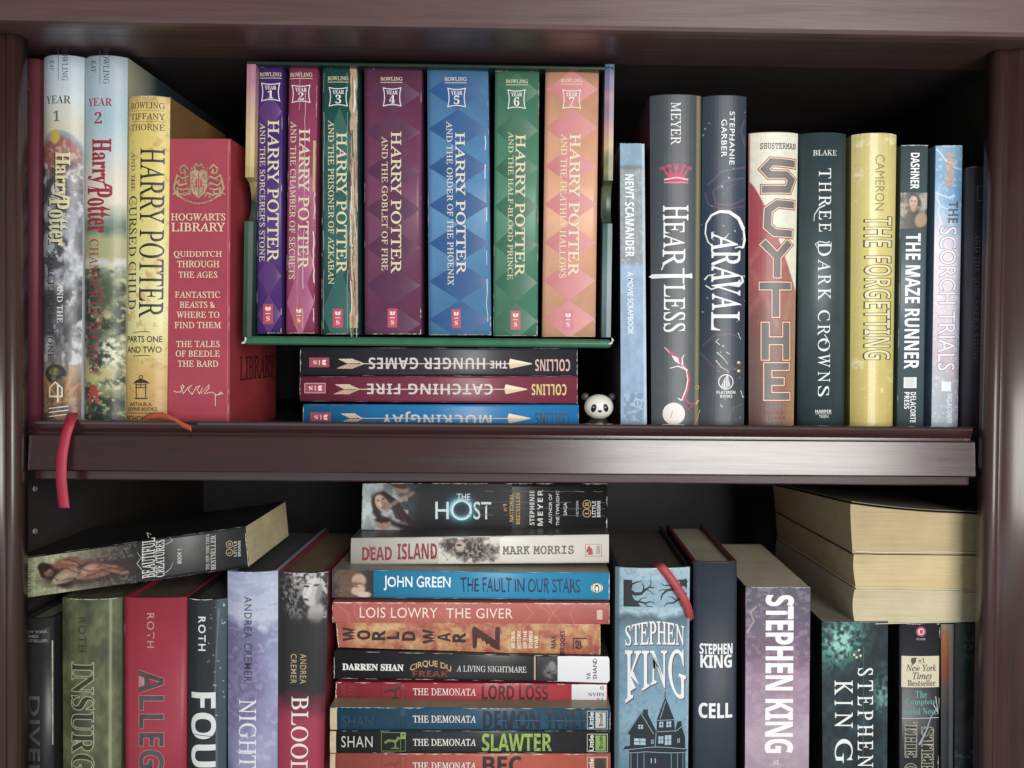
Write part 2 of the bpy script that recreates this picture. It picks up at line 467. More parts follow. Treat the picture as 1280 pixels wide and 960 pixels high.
    def line(s, pts, w, col, w1=None):
        """a drawn stroke with mitred corners; it may thin from w to w1"""
        n = len(pts); L, R = [], []
        closed = math.dist(pts[0], pts[-1]) < 1e-6
        for i in range(n):
            ww = w + ((w1 if w1 is not None else w)-w)*i/max(1, n-1)
            def dr(a, b):
                d = math.dist(a, b) or 1; return ((b[0]-a[0])/d, (b[1]-a[1])/d)
            if closed and i in (0, n-1): d0, d1 = dr(pts[-2], pts[0]), dr(pts[0], pts[1])
            else:
                d0 = dr(pts[i-1], pts[i]) if i else dr(pts[0], pts[1]); d1 = dr(pts[i], pts[i+1]) if i < n-1 else d0
            nx, ny = -(d0[1]+d1[1]), d0[0]+d1[0]; l = math.hypot(nx, ny) or 1; nx, ny = nx/l, ny/l
            k = min(2.2, 1/max(0.3, (-d0[1]*nx + d0[0]*ny)))
            L.append((pts[i][0]+nx*ww/2*k, pts[i][1]+ny*ww/2*k)); R.append((pts[i][0]-nx*ww/2*k, pts[i][1]-ny*ww/2*k))
        s.put(L+R, [(i, i+1, n+i+1, n+i) for i in range(n-1)], col if not isinstance(col, str) else ink(col))
    def text(s, t, box, rot=0, font='s', col='#eeeeee', off=0.0, space=1.0, warp=None, straight=False):
        v, f = glyphs(t, font, off, space)
        x0, y0, x1, y1 = box; k = 0 if straight else s.slope(); xc, yc = (x0+x1)/2, (y0+y1)/2
        pts = []
        for u, w in v:
            if warp: u, w = warp(u, w)
            if rot == 0: p = (x0+u*(x1-x0), y1-w*(y1-y0))
            elif rot == 'cw': p = (x0+w*(x1-x0), y0+u*(y1-y0))
            elif rot == 'ccw': p = (x1-w*(x1-x0), y1-u*(y1-y0))
            else: p = (x1-u*(x1-x0), y0+w*(y1-y0))
            if s.lying: p = (p[0], p[1]+k*(p[0]-xc))
            elif rot != 0: p = (p[0]+k*(p[1]-yc), p[1])
            pts.append(p)
        s.put(pts, f, col if not isinstance(col, str) else ink(col))
    def paint(s, fn, box=None, step=1.25, rough=0.4):
        """a printed picture: a fine sheet whose points carry the colours fn gives; box None covers the spine"""
        TL, TR, BR, BL = s.q
        if box is None:
            e = 0.004
            wpx = math.dist(TL, TR); hpx = math.dist(TL, BL)
            nx = max(6, int(wpx/step)); ny = max(6, int(hpx/step))
            U, Vv = np.meshgrid(np.linspace(e, 1-e, nx), np.linspace(0.002, 0.998, ny))
            X = (TL[0]*(1-U)+TR[0]*U)*(1-Vv) + (BL[0]*(1-U)+BR[0]*U)*Vv
            Y = (TL[1]*(1-U)+TR[1]*U)*(1-Vv) + (BL[1]*(1-U)+BR[1]*U)*Vv
        else:
            b = box if len(box[0:1]) and isinstance(box[0], tuple) else [(box[0], box[1]), (box[2], box[1]), (box[2], box[3]), (box[0], box[3])]
            nx = max(4, int(math.dist(b[0], b[1])/step)); ny = max(4, int(math.dist(b[0], b[3])/step))
            U, Vv = np.meshgrid(np.linspace(0, 1, nx), np.linspace(0, 1, ny))
            X = (b[0][0]*(1-U)+b[1][0]*U)*(1-Vv) + (b[3][0]*(1-U)+b[2][0]*U)*Vv
            Y = (b[0][1]*(1-U)+b[1][1]*U)*(1-Vv) + (b[3][1]*(1-U)+b[2][1]*U)*Vv
        img = np.clip(fn(X, Y, U, Vv), 0.0, 1.0)
        img = np.where(img <= 0.04045, img/12.92, ((img+0.055)/1.055)**2.4)
        cols = [(a, b_, c, 1.0) for a, b_, c in img.reshape(-1, 3)]
        pts = list(zip(X.ravel().tolist(), Y.ravel().tolist()))
        faces = [(j*nx+i, (j+1)*nx+i, (j+1)*nx+i+1, j*nx+i+1) for j in range(ny-1) for i in range(nx-1)]
        s.put(pts, faces, painted(rough), cols, s.bulge > 0)
    def wear(s, edge, n=14, w=1.6, col='#cfc6b0', span=(0, 1), l=(4, 22), seed=None):
        """rubbed, whitened slivers along an edge of the spine: edge in left right top bottom"""
        if n <= 0: return
        rnd = random.Random(seed if seed is not None else len(s.V))
        TL, TR, BR, BL = s.q
        e = {'left': (TL, BL), 'right': (TR, BR), 'top': (TL, TR), 'bottom': (BL, BR)}[edge]
        inn = {'left': (1, 0), 'right': (-1, 0), 'top': (0, 1), 'bottom': (0, -1)}[edge]
        ln = math.dist(*e); v, f = [], []
        for _ in range(n):
            a = rnd.uniform(*span)*ln; b = min(span[1]*ln, a+rnd.uniform(*l)); k = max(2, int((b-a)/2.5))
            base = len(v)
            for i in range(k+1):
                t = (a+(b-a)*i/k)/ln; x = e[0][0]+(e[1][0]-e[0][0])*t; y = e[0][1]+(e[1][1]-e[0][1])*t
                d = w*rnd.uniform(0.15, 1.0)*math.sin(math.pi*min(1, max(0.06, i/k if i < k else 0.06)))
                v += [(x+inn[0]*0.25, y+inn[1]*0.25), (x+inn[0]*(0.35+d), y+inn[1]*(0.35+d))]
            f += [(base+2*i, base+2*i+1, base+2*i+3, base+2*i+2) for i in range(k)]
        sv = s.bulge; s.put(v, f, M(col, 0.8, 0, 0.2, 0, 300)); s.bulge = sv
    def crease(s, a, col, w=0.7, span=(0.02, 0.98), wob=0.6, seed=3):
        """a reading crease running along the length at a across the thickness"""
        rnd = random.Random(seed); n = 26
        pts = []
        for i in range(n+1):
            t = span[0]+(span[1]-span[0])*i/n; x, y = s.pxy(a, t); d = rnd.uniform(-wob, wob)
            pts.append((x, y+d) if s.lying else (x+d, y))
        for i in range(0, n-1, 2):
            if rnd.random() < 0.75: s.line(pts[i:i+3], w*rnd.uniform(0.5, 1.2), col)
    def done(s):
        o = mesh_obj('cover', s.V, s.Fc, s.mats, s.root, s.fm, s.sm, s.C)
        return s.root

def vq(tl, yt, tr, bl, yb, br, yt2=None): return [(tl, yt), (tr, yt if yt2 is None else yt2), (br, yb), (bl, yb)]
def hq(x0, y0, x1, y0r, y1r, y1, xb0=None, xb1=None): return [(x0, y0), (x1, y0r), (xb1 or x1, y1r), (xb0 or x0, y1)]

# ------------------------------------------------------------------ the bookcase
UF = W(640, 540).z            # top of the middle shelf
FL = W(640, 1105).z           # top of the bottom board, below the picture
CE = W(640, 46, -0.045).z     # underside of the top board and of the rail
BACK = 0.37
XL, XR = -0.386, 0.352        # inner faces of the side panels
PL, PR = W(28, 500, -0.030).x, W(1230, 500, -0.030).x
wx, wz = wood_mat(0), wood_mat(2)
case = thing('bookcase', 'dark reddish-brown wooden bookcase holding two rows of books', 'bookcase', (0, 0.15, FL-0.03))
dk = M('#37322f', .6, 0, .08, .03, 40)
ledge = [(-0.058, CE+0.004), (-0.0565, CE+0.0015), (-0.053, CE+0.0006), (-0.047, CE), (0.010, CE), (0.010, CE+0.13), (-0.058, CE+0.13)]
sweep('top_rail', ledge, 0, -0.55, 0.55, wood_mat(0, '#3d2826', '#634541', 0.40, .2), case)
box_w('top_board', (XL, 0.0105, CE+0.0006), (XR, BACK, CE+0.02), M('#332d2d', .45, 0, .08, .02, 40), case)
box_w('back_panel', (XL-0.02, BACK+0.0005, FL-0.03), (XR+0.02, BACK+0.006, CE+0.02), M('#48474b', 0.6, 0, 0.1, 0.02, 30), case)
box_w('side_panel', (XL-0.02, -0.0233, FL-0.03), (XL, BACK, CE+0.02), dk, case)
box_w('side_panel', (XR, -0.0233, FL-0.03), (XR+0.02, BACK, CE+0.02), dk, case)
def post(x0, sg):
    p = [(0, -0.0235), (0, -0.030), (0.0008, -0.0335), (0.0030, -0.0362), (0.0060, -0.0372), (0.0078, -0.0362), (0.0086, -0.0350)]
    for i in range(15):
        t = math.radians(164 - i*9.6); p.append((0.040 + 0.032*math.cos(t), -0.0322 - 0.0100*math.sin(t)))
    p += [(0.085, -0.036), (0.085, -0.0235)]
    pr = [(x0 + sg*u, y) for u, y in p]
    return sweep('side_post', pr, 2, FL-0.05, CE-0.0004, wood_mat(2, '#2c1816', '#4b2e29', 0.34, 0.4, 0.12, 0.2), case, True)
post(PL, -1); post(PR, 1)
# middle shelf: a flat board behind a thicker moulded front edge
x1s = W(1223, 570, -0.03).x
SH = 0.0055; zl = W(640, 529, -0.0265+SH).z; zf = W(640, 547, -0.0295+SH).z; zb = W(640, 593, -0.0315+SH).z; zu = W(640, 603, -0.0205+SH).z
box_w('shelf_board', (XL, -0.0098, UF-0.022), (XR, BACK, UF), wood_mat(0, '#2a1a1b', '#463030', 0.36), case)
mould = [(-0.0158, zl-0.001), (-0.0240, zl), (-0.0262, zl-0.0004), (-0.0270, zl-0.0014), (-0.0268, zl-0.003), (-0.0240, zf+0.0012), (-0.0240, zf), (-0.0290, zf-0.0002), (-0.0300, zf-0.0012),
         (-0.0318, zb+0.0012), (-0.0306, zb), (-0.0225, zb-0.0004), (-0.0222, zu+0.001), (-0.0212, zu), (-0.0158, zu)]
mould = [(y+SH, z) for y, z in mould]
sweep('shelf_edge', mould, 0, PL+0.0016, x1s, wood_mat(0, '#241010', '#41211f', 0.25, 0.8, 0.06, 0.18), case)
box_w('bottom_board', (XL, -0.02, FL-0.022), (XR, BACK, FL), dk, case)
for px, py in ((50, 611), (50, 664)):
    d = (-XL/(668-px)/K - 1)*D; c = W(px, py, d)
    tube('shelf_pin', [(XL-0.001, c.y, c.z), (XL+0.0012, c.y, c.z)], [0.0024, 0.0020], M('#b8b4ad', 0.4, 0.3), case)

# ------------------------------------------------------------------ upper row, left of the slipcase
U = 'books standing on the upper shelf'
b = Book('hardcover_book', 'thin dark red cloth book at the far left end of the upper shelf', vq(33, 74, 50, 31, 524, 47), 0.0, 0.16, 0.0015, '#6e2b3a', floor=UF, group=U, hard=True, rough=0.6)
b.line([(36, 100), (36, 112), (39, 112)], 1.1, foil('#b89a62')); b.line([(35, 118), (37, 122)], 1, foil('#b89a62'))
b.line([(33.5, 497), (35, 503), (34, 509)], 1.3, foil('#b89a62'))
b.done()

b = Book('hardcover_book', 'tall illustrated book with number 1 and a red ribbon hanging over the shelf', vq(55, 72, 106, 54, 524, 102), 0.0, 0.2, 0.006, '#c4cdd6', floor=UF, group=U, rough=0.34)
def art(X, Y, U_, V):
    n = fbm(X/16, Y/22, 3); n2 = fbm(X/6, Y/9, 9)
    im = ramp(Y/1.0 + (n-0.5)*26, [(55, '#93a9bd'), (90, '#b9cbd8'), (130, '#cfd9dd'), (160, '#d8d2b8'), (186, '#cfd0c4'), (215, '#8e8a88'), (250, '#8f9096'), (300, '#aab2bd'), (345, '#b9bdc4'), (400, '#85878d'), (440, '#b7babf'), (462, '#a58d78'), (490, '#8f5f42'), (524, '#6a5a50')])
    im = over(im, blob(X, Y, 78, 192, 27, 27, 0, .12), '#8fa7b3'); im = over(im, blob(X, Y, 78, 196, 25, 24, 0, .25)*.85, '#a9524a'); im = over(im, np.clip((fbm(X/5, Y/7, 77)-.5)*5, 0, .7)*blob(X, Y, 78, 196, 25, 24, 0, .3), '#d9b7a2')
    im = over(im, blob(X, Y, 74, 173, 6, 9, 0, .3), '#d6b04c')
    im = over(im, (Y > 202)*np.clip((n-0.46)*6, 0, .9)*(Y < 455), '#4d4c50'); im = over(im, (Y > 205)*np.clip((n2-0.54)*8, 0, .85)*(Y < 455), '#dcdddd')
    im = over(im, blob(X, Y, 60, 390, 14, 30, 10, .5)*.8, '#4a4b50')
    im = over(im, blob(X, Y, 74, 467, 14, 12, 0, .15), '#3c413c'); im = over(im, blob(X, Y, 73, 464, 7, 5, 0, .5), '#9aa24a')
    for p in ([(58, 470), (80, 500), (60, 515)], [(95, 460), (84, 500), (100, 480)], [(66, 505), (96, 498)]): im = over(im, stroke(X, Y, p, 3, 2)*.8, '#d18a4c')
    im = over(im, np.clip((fbm(X/9, Y/30, 18)-.5)*5, 0, .6)*(Y > 225), '#4a4648')
    return over(im, np.clip((n2-.5)*4, 0, .6)*(Y > 470), '#c9a06f')*.95
b.paint(art)
b.text('KAY', (67, 78, 73, 92), 'cw', 'i', '#2d3035'); b.text('ROWLING', (83, 62, 90, 104), 'cw', 'r', '#2d3035'); b.line([(78.5, 66), (78.5, 104)], .7, '#4a4c50')
b.text('YEAR', (61.5, 122, 93, 132), 0, 'b', '#5c5648'); b.text('1', (72, 141, 80, 154), 0, 'b', '#6a6350')
for o, c in ((1.6, '#3a3630'), (0, '#d9cf9e')):
    b.text('Harry', (70-o, 192+o, 92-o, 249+o), 'cw', 'b', c, .012); b.text('Potter', (66-o, 250+o, 91-o, 308+o), 'cw', 'b', c, .012)
b.line([(92, 250), (84, 246), (87, 254), (64, 248)], 3.5, '#d9cf9e', .5)
b.text('AND THE', (77, 354, 84, 404), 'cw', 'r', '#e8e6df'); b.text("SORCERER'S STONE", (64, 316, 73, 450), 'cw', 'r', '#3b3b3d')
b.text('\u2302', (66, 476, 84, 496), 0, 's', '#ddd3b8'); b.line([(78, 480), (78, 502)], 2, '#e5dcbf')
for y in (508, 513, 518): b.line([(66, y+2), (90, y-1)], 1.4, '#d8d3c6')
b.done()
ribbon('bookmark_ribbon', [W(91, 516, -0.008), W(90, 520, -0.018), W(87, 530, -0.0245), W(82, 545, -0.0272), W(77.5, 570, -0.0300), W(76.5, 595, -0.0310), W(78, 615, -0.030), W(80.5, 635, -0.029)], 0.0077, M('#b5233c', 0.5, 0, .12, .1, 400), b.root)

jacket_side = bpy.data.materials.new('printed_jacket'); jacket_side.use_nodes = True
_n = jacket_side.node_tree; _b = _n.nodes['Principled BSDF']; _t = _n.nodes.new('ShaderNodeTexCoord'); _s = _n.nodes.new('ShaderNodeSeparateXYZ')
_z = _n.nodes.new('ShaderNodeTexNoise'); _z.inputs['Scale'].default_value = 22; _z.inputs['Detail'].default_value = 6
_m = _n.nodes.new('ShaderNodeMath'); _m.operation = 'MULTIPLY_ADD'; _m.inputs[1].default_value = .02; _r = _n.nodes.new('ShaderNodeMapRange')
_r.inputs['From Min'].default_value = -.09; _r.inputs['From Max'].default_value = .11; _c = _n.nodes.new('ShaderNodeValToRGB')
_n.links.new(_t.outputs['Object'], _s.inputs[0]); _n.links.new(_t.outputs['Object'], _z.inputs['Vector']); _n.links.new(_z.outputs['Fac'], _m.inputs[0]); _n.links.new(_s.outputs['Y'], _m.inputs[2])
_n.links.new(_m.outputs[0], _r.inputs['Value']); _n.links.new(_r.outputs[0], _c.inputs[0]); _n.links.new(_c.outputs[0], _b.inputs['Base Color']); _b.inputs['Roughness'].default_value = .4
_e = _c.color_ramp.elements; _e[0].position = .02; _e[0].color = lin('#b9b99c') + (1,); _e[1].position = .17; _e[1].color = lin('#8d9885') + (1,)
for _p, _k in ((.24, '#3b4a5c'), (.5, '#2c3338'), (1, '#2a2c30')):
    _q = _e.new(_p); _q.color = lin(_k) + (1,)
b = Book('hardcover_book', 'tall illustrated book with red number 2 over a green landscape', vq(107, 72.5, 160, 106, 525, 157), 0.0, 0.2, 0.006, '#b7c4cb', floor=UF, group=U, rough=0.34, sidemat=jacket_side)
def art(X, Y, U_, V):
    n = fbm(X/14, Y/14, 21); n2 = fbm(X/5, Y/5, 31)
    im = ramp(Y + (n-.5)*16, [(56, '#8e9fae'), (110, '#a9bcc8'), (150, '#9dbbc9'), (190, '#b6c7c8'), (220, '#d5c9bb'), (255, '#d9cdb9'), (274, '#9aa58c'), (288, '#5c7468'), (300, '#a9a878'), (322, '#a7a56f'), (330, '#c5c9c0'), (340, '#8e957a'), (365, '#6d7a56'), (420, '#7d8660'), (470, '#a8a372'), (500, '#5a6450'), (525, '#3f463c')])
    im = over(im, np.clip((n-.47)*7, 0, .9)*(Y > 335), '#2b362e'); im = over(im, np.clip((n2-.55)*6, 0, .8)*(Y > 330), '#c9c48a')
    im = over(im, blob(X, Y, 132, 366, 20, 24, 0, .7)*.7, '#3d4a3c'); im = over(im, blob(X, Y, 124, 430, 14, 26, 0, .6)*.7, '#39443c')
    im = over(im, blob(X, Y, 143, 440, 16, 22, 20, .7)*np.clip((n2-.4)*5, 0, 1), '#d4d4b4')
    return over(im, blob(X, Y, 128, 470, 30, 7, -10, .8)*.6, '#c8b97c')
b.paint(art)
b.text('KAY', (118, 78, 125, 94), 'cw', 'i', '#2d3035'); b.text('ROWLING', (134, 64, 141.5, 108), 'cw', 'r', '#33363b'); b.line([(130, 66), (130, 108)], .7, '#4a4c50')
b.text('YEAR', (113.5, 125, 144.5, 135), 0, 'b', '#9c3340'); b.text('2', (123, 142.5, 132.5, 157), 0, 'b', '#9c2c3a')
b.text('Harry', (113, 176, 143, 231), 'cw', 'b', '#a02733', .016); b.text('Potter', (112, 236, 144, 292), 'cw', 'b', '#a02733', .016); b.line([(144, 236), (136, 232), (138, 240), (112, 234)], 3.5, '#a02733', .6)
b.text('CHAMBER OF SECRETS', (115, 300, 128, 466), 'cw', 'r', '#a03a3c'); b.text('AND THE', (129, 356, 135, 408), 'cw', 'r', '#a03a3c')
b.poly([(113, 490), (121, 479), (130, 490), (128, 490), (128, 504), (124, 504), (124, 494), (119, 494), (119, 504), (115, 504), (115, 490)], '#b53a3e')
b.done()

b = Book('hardcover_book', 'golden yellow spine with black lettering and an orange ribbon at its foot', vq(161, 122, 213, 157, 527, 209), 0.0, 0.115, 0.005, '#d9bf5e', floor=UF, group=U, side='#8a6636', rough=.36)
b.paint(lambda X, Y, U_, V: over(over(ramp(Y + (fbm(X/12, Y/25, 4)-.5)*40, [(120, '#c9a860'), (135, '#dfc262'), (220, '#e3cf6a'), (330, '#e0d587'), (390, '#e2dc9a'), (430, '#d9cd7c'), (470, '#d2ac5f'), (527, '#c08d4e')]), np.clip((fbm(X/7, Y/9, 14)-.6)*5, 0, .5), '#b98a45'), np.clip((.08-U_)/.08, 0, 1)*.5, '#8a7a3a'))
for t, y in (('ROWLING', 130), ('TIFFANY', 143.5), ('THORNE', 157)): b.text(t, (165.5, y, 208, y+8), 0, 'rb', '#3a3428', straight=True)
for y in (140.3, 153.8): b.line([(166, y), (207, y)], .6, '#8a7434')
b.text('HARRY POTTER', (178, 187, 207, 397), 'cw', 'r', '#2f2b25', .004); b.text('AND THE', (166, 191, 172, 240), 'cw', 'r', '#2f2b25'); b.text('CURSED CHILD', (162, 246, 174, 387), 'cw', 'r', '#2f2b25')
b.text('PARTS ONE', (160.5, 420, 205, 428), 0, 'sb', '#3a3428', straight=True); b.text('AND TWO', (160.5, 433, 204, 441), 0, 'sb', '#3a3428', straight=True)
for y in (415, 444.5): b.line([(170, y+.7), (180, y-.3), (191, y)], .9, '#3a3428')
b.poly([(169.5, 479.5), (173, 475.5), (180, 472.5), (187, 475.5), (191.5, 479.5), (186, 478.5), (175, 478.5)], '#3b2f24'); b.ring((180, 471), 2.2, 1.1, '#3b2f24', 14)
for x in (174, 186): b.line([(x, 479), (x, 498)], 1.3, '#3b2f24')
for y in (480.5, 484): b.line([(172.5, y), (187.5, y)], 1.1, '#3b2f24')
b.line([(180, 479), (180, 484)], 1, '#3b2f24'); b.line([(172, 497.6), (188, 497.6)], 1.5, '#3b2f24')
b.text('ARTHUR A.', (165, 502.5, 194, 507), 0, 'sb', '#4a3a28', straight=True); b.text('LEVINE BOOKS', (162, 508.5, 199, 513), 0, 'sb', '#4a3a28', straight=True)
b.line([(160, 515.7), (206, 515.7)], .8, '#4a3a28'); b.text('SCHOLASTIC', (160, 519, 206, 525.5), 0, 'sb', '#4a3a28', straight=True)
b.wear('top', 5, 1.5, '#ead9a0', (.3, 1)); b.wear('right', 6, 1.2, '#ecdfae', (0, .12)); b.done()
ribbon('bookmark_ribbon', [W(176, 528, -0.007), W(186, 521.5, -0.011), W(203, 520, -0.015), W(218, 525, -0.020), W(228, 531, -0.0235), W(239, 535.5, -0.0275)], 0.0042, M('#c4542e', .5, 0, .12, .1, 400), b.root, (-.12, .1, .95))

b = Book('boxed_book_set', 'raspberry red boxed set with a gold crest and cream lettering', [(211, 173.5), (288.5, 173.5), (287, 528), (210, 528)], 0.0, 0.115, 0.0, '#b0374a', floor=UF, group=None, side='#b2363c', rough=.5, hard=True)
g = foil('#d9b98a', .45)
def crest(b, cx, cy, s, col, red):
    rr = random.Random(12)
    for _ in range(64):
        a = rr.uniform(0, 6.283); q = rr.uniform(12, 27); x = cx+q*s*math.cos(a); y = cy-s*1+q*.72*s*math.sin(a)
        b.line([(x, y), (x+rr.uniform(-3, 3), y+rr.uniform(-3, 3)), (x+rr.uniform(-4, 4), y+rr.uniform(-4, 4))], rr.uniform(1.2, 2.4), col, .5)
    P = lambda L: [(cx+x*s, cy+y*s) for x, y in L]
    b.poly(P([(-10,-13),(-4,-16),(0,-13),(4,-16),(10,-13),(10,4),(7,12),(0,18),(-7,12),(-10,4)]), col)
    for m in (-1, 1):
        b.line(P([(0,-13),(0,16)]), .8, red); b.line(P([(-10,0),(10,0)]), .8, red)
        b.line(P([(m*12,-16),(m*17,-21),(m*22,-17),(m*20,-11),(m*15,-12),(m*17,-16)]), 2.0, col); b.line(P([(m*12,-8),(m*19,-5),(m*25,-9),(m*27,-2),(m*22,3),(m*13,0)]), 2.2, col)
        b.line(P([(m*12,6),(m*18,8),(m*25,6),(m*24,12),(m*16,14),(m*11,12)]), 1.9, col); b.line(P([(m*27,-2),(m*29,6),(m*24,14),(m*15,20),(m*6,23),(0,23.5)]), 2.6, col)
        b.line(P([(m*24,16),(m*28,11),(m*30,14)]), 1.5, col); b.disk((cx+m*19*s, cy-14*s), 1.6*s, red, 10); b.disk((cx+m*21*s, cy-1*s), 1.5*s, red, 10)
        b.line(P([(m*3,-6),(m*6,-10),(m*7,-4)]), .9, red); b.line(P([(m*3,5),(m*6,3),(m*5,10)]), .9, red)
    b.line(P([(-6,-17),(-3,-22),(0,-19),(3,-22),(6,-17)]), 1.6, col); b.rect((cx-3.4*s, cy-4*s, cx+3.4*s, cy+4.5*s), red)
    b.text('H', (cx-2.4*s, cy-3*s, cx+2.4*s, cy+3.6*s), 0, 'b', col)
    b.text('DRACO DORMIENS', (cx-19*s, cy+16*s, cx+19*s, cy+24*s), 0, 'b', red, warp=lambda u, v: (u, v*.4+.6*(2*u-1)**2))
crest(b, 249, 229, 1.08, g, ink('#b0374a'))
cr = ink('#e6cda6')
for t, x0, y0, x1, y1 in (('HOGWARTS', 214.5, 267, 282.5, 276), ('LIBRARY', 215, 278.5, 282, 289.5), ('QUIDDITCH', 218, 314, 278, 323), ('THROUGH', 222, 326, 275, 334.5), ('THE AGES', 224, 339.5, 272.5, 347.5), ('FANTASTIC', 219.5, 364.5, 276, 372.5), ('BEASTS &', 225.5, 377, 270, 385), ('WHERE TO', 221.5, 389.5, 275, 397.5), ('FIND THEM', 219, 402.5, 277, 410.5), ('THE TALES', 221, 426, 275.5, 434), ('OF BEEDLE', 220.5, 438, 275.5, 446), ('THE BARD', 223, 450.5, 273.5, 458.5)):
    b.text(t, (x0, y0, x1, y1), 0, 'rb', cr)
b.line([(218, 488), (221, 490), (226, 490), (231, 483), (229, 481), (227, 484), (230, 492), (236, 484), (241, 481), (236, 487), (241, 493), (246, 484), (251, 482), (247, 487), (250, 492), (254, 484), (252, 492), (262, 481), (262, 485), (256, 492), (266, 490), (272, 494), (277, 490), (279, 492), (270, 494), (270, 507)], .9, cr)
b.line([(286, 176), (284.8, 526)], 1.6, M('#c95a68', .45)); b.wear('right', 8, .9, '#dba0a0', (0, 1)); b.done()
# dark lettering on the side of the red box
p0 = W(287.5, 480, 0.0); vv, ff = glyphs('LIBRARY', 'r', .006)
mesh_obj('side_lettering', [(p0.x+0.0003, 0.021+u*0.088, W(640, 480).z + w*0.0185) for u, w in vv], ff, [ink('#5e1a26')], b.root)

# ------------------------------------------------------------------ slipcase and its seven paperbacks
def gradz(stops, rough=.35):
    m = bpy.data.materials.new('printed_card'); m.use_nodes = True; nt = m.node_tree; bs = nt.nodes['Principled BSDF']
    tc = nt.nodes.new('ShaderNodeTexCoord'); sx = nt.nodes.new('ShaderNodeSeparateXYZ'); nz = nt.nodes.new('ShaderNodeTexNoise'); nz.inputs['Scale'].default_value = 45
    ma = nt.nodes.new('ShaderNodeMath'); ma.operation = 'MULTIPLY_ADD'; ma.inputs[1].default_value = .05
    mr = nt.nodes.new('ShaderNodeMapRange'); mr.inputs['From Min'].default_value = 0.025; mr.inputs['From Max'].default_value = 0.26
    nt.links.new(tc.outputs['Object'], sx.inputs[0]); nt.links.new(tc.outputs['Object'], nz.inputs['Vector']); nt.links.new(nz.outputs['Fac'], ma.inputs[0]); nt.links.new(sx.outputs['Z'], ma.inputs[2])
    nt.links.new(ma.outputs[0], mr.inputs['Value']); cr_ = nt.nodes.new('ShaderNodeValToRGB'); nt.links.new(mr.outputs[0], cr_.inputs[0])
    el = cr_.color_ramp.elements
    for i, (p, c) in enumerate(stops):
        e = el[i] if i < 2 else el.new(p)
        e.position = p; e.color = lin(c) + (1,)
    nt.links.new(cr_.outputs[0], bs.inputs['Base Color']); bs.inputs['Roughness'].default_value = rough
    return m
zs0 = W(530, 433, -0.004).z; zs1 = W(530, 422, -0.004).z; zst = W(530, 79.5, -0.004).z; zsb = W(530, 83.5, -0.004).z
slip = thing('slipcase', 'green open-fronted cardboard slipcase lying across three stacked paperbacks', 'slipcase', (W(535, 430).x, 0.06, zs0))
def side(xt0, xt1, xb0, xb1, mat, yn0, yn1, nd):
    rows = [80, 110, 160, 205, yn0-.5] + [yn0 + (yn1-yn0)*i/18 for i in range(19)] + [yn1+.5, 310, 360, 400, 421.5]
    v, f = [], []
    for py in rows:
        t = (py-80)/(421.5-80); d = -0.004
        if yn0 <= py <= yn1: d += 0.003 + nd*math.sqrt(max(0, 1-((py-(yn0+yn1)/2)/((yn1-yn0)/2))**2))
        a = W(xt0*(1-t)+xb0*t, py, -0.004); c = W(xt1*(1-t)+xb1*t, py, -0.004)
        v += [(a.x, d+.0006, a.z), ((a.x+c.x)/2, d, (a.z+c.z)/2), (c.x, d+.0006, c.z), (c.x, 0.132, c.z), (a.x, 0.132, a.z)]
    for i in range(len(rows)-1):
        for k in range(5):
            l = (k+1) % 5; f.append((i*5+k, (i+1)*5+k, (i+1)*5+l, i*5+l))
    f += [(0, 1, 2, 3, 4), tuple(len(v)-1-k for k in range(5))]
    return mesh_obj('side_panel', v, f, [mat], slip)
gl = gradz([(0, '#1d3326'), (.38, '#3c5946'), (.45, '#24382c'), (.56, '#c9ac6a'), (.66, '#d3b37c'), (.8, '#bf8f8a'), (.9, '#a8637c'), (.97, '#6d4250')])
gr = gradz([(0, '#2b4043'), (.2, '#5f7a80'), (.35, '#36605c'), (.44, '#2c4438'), (.54, '#54613f'), (.62, '#bfa36e'), (.72, '#b3807c'), (.8, '#77658a'), (.9, '#48658c'), (1, '#5e4054')])
sl1 = side(308.5, 319.5, 303, 314, gl, 222, 276, .012)
sl2 = side(756.5, 768, 752, 763.5, gr, 226, 279, .012)
grn = M('#2a6a45', .32, 0, .15, .03, 60)
def slab(name, q0, q1, z0, z1, mat, y0=-0.004, y1=0.132, bv=.0008):
    return bevel(mesh_obj(name, [(q0, y0, z0), (q1, y0, z0), (q1, y1, z0), (q0, y1, z0), (q0, y0, z1), (q1, y0, z1), (q1, y1, z1), (q0, y1, z1)], [(0,3,2,1),(4,5,6,7),(0,1,5,4),(1,2,6,5),(2,3,7,6),(3,0,4,7)], [mat], slip), bv, 3)
xa, xb = W(303.5, 428, -0.004).x, W(765, 428, -0.004).x; xc, xd = W(310, 80).x, W(766.5, 80).x
slab('bottom_panel', xa, xb, zs0, zs1, grn, -0.0045, .1325, .0028)
slab('top_panel', xc, xd, zsb, zst, M('#1c3528', .3, 0, .1, 0, 60))
slab('back_panel', xa+.004, xb-.004, zs1, zsb, M('#173022', .4), .1328, .135, .0004)
wh = M('#d8d2c4', .8, 0, .2, 0, 200)
for px, py in ((764, 428), (306, 427)):
    c = W(px, py, -0.0052); tube('torn_corner', [c + Vector((-.002, -.0004, -.0012)), c + Vector((0, -.0012, -.0004)), c + Vector((.0012, -.0008, .0016)), c + Vector((.0004, -.0004, .0032))], [.0006, .0011, .0009, .0004], wh, slip)
c = W(756, 252, .002); tube('thumb_notch_edge', [W(755, 227, -.002), W(752.5, 235, .003), W(752, 252, .005), W(752, 270, .003), W(754, 279, -.002)], [.0006]*5, M('#5a4038', .7), slip)

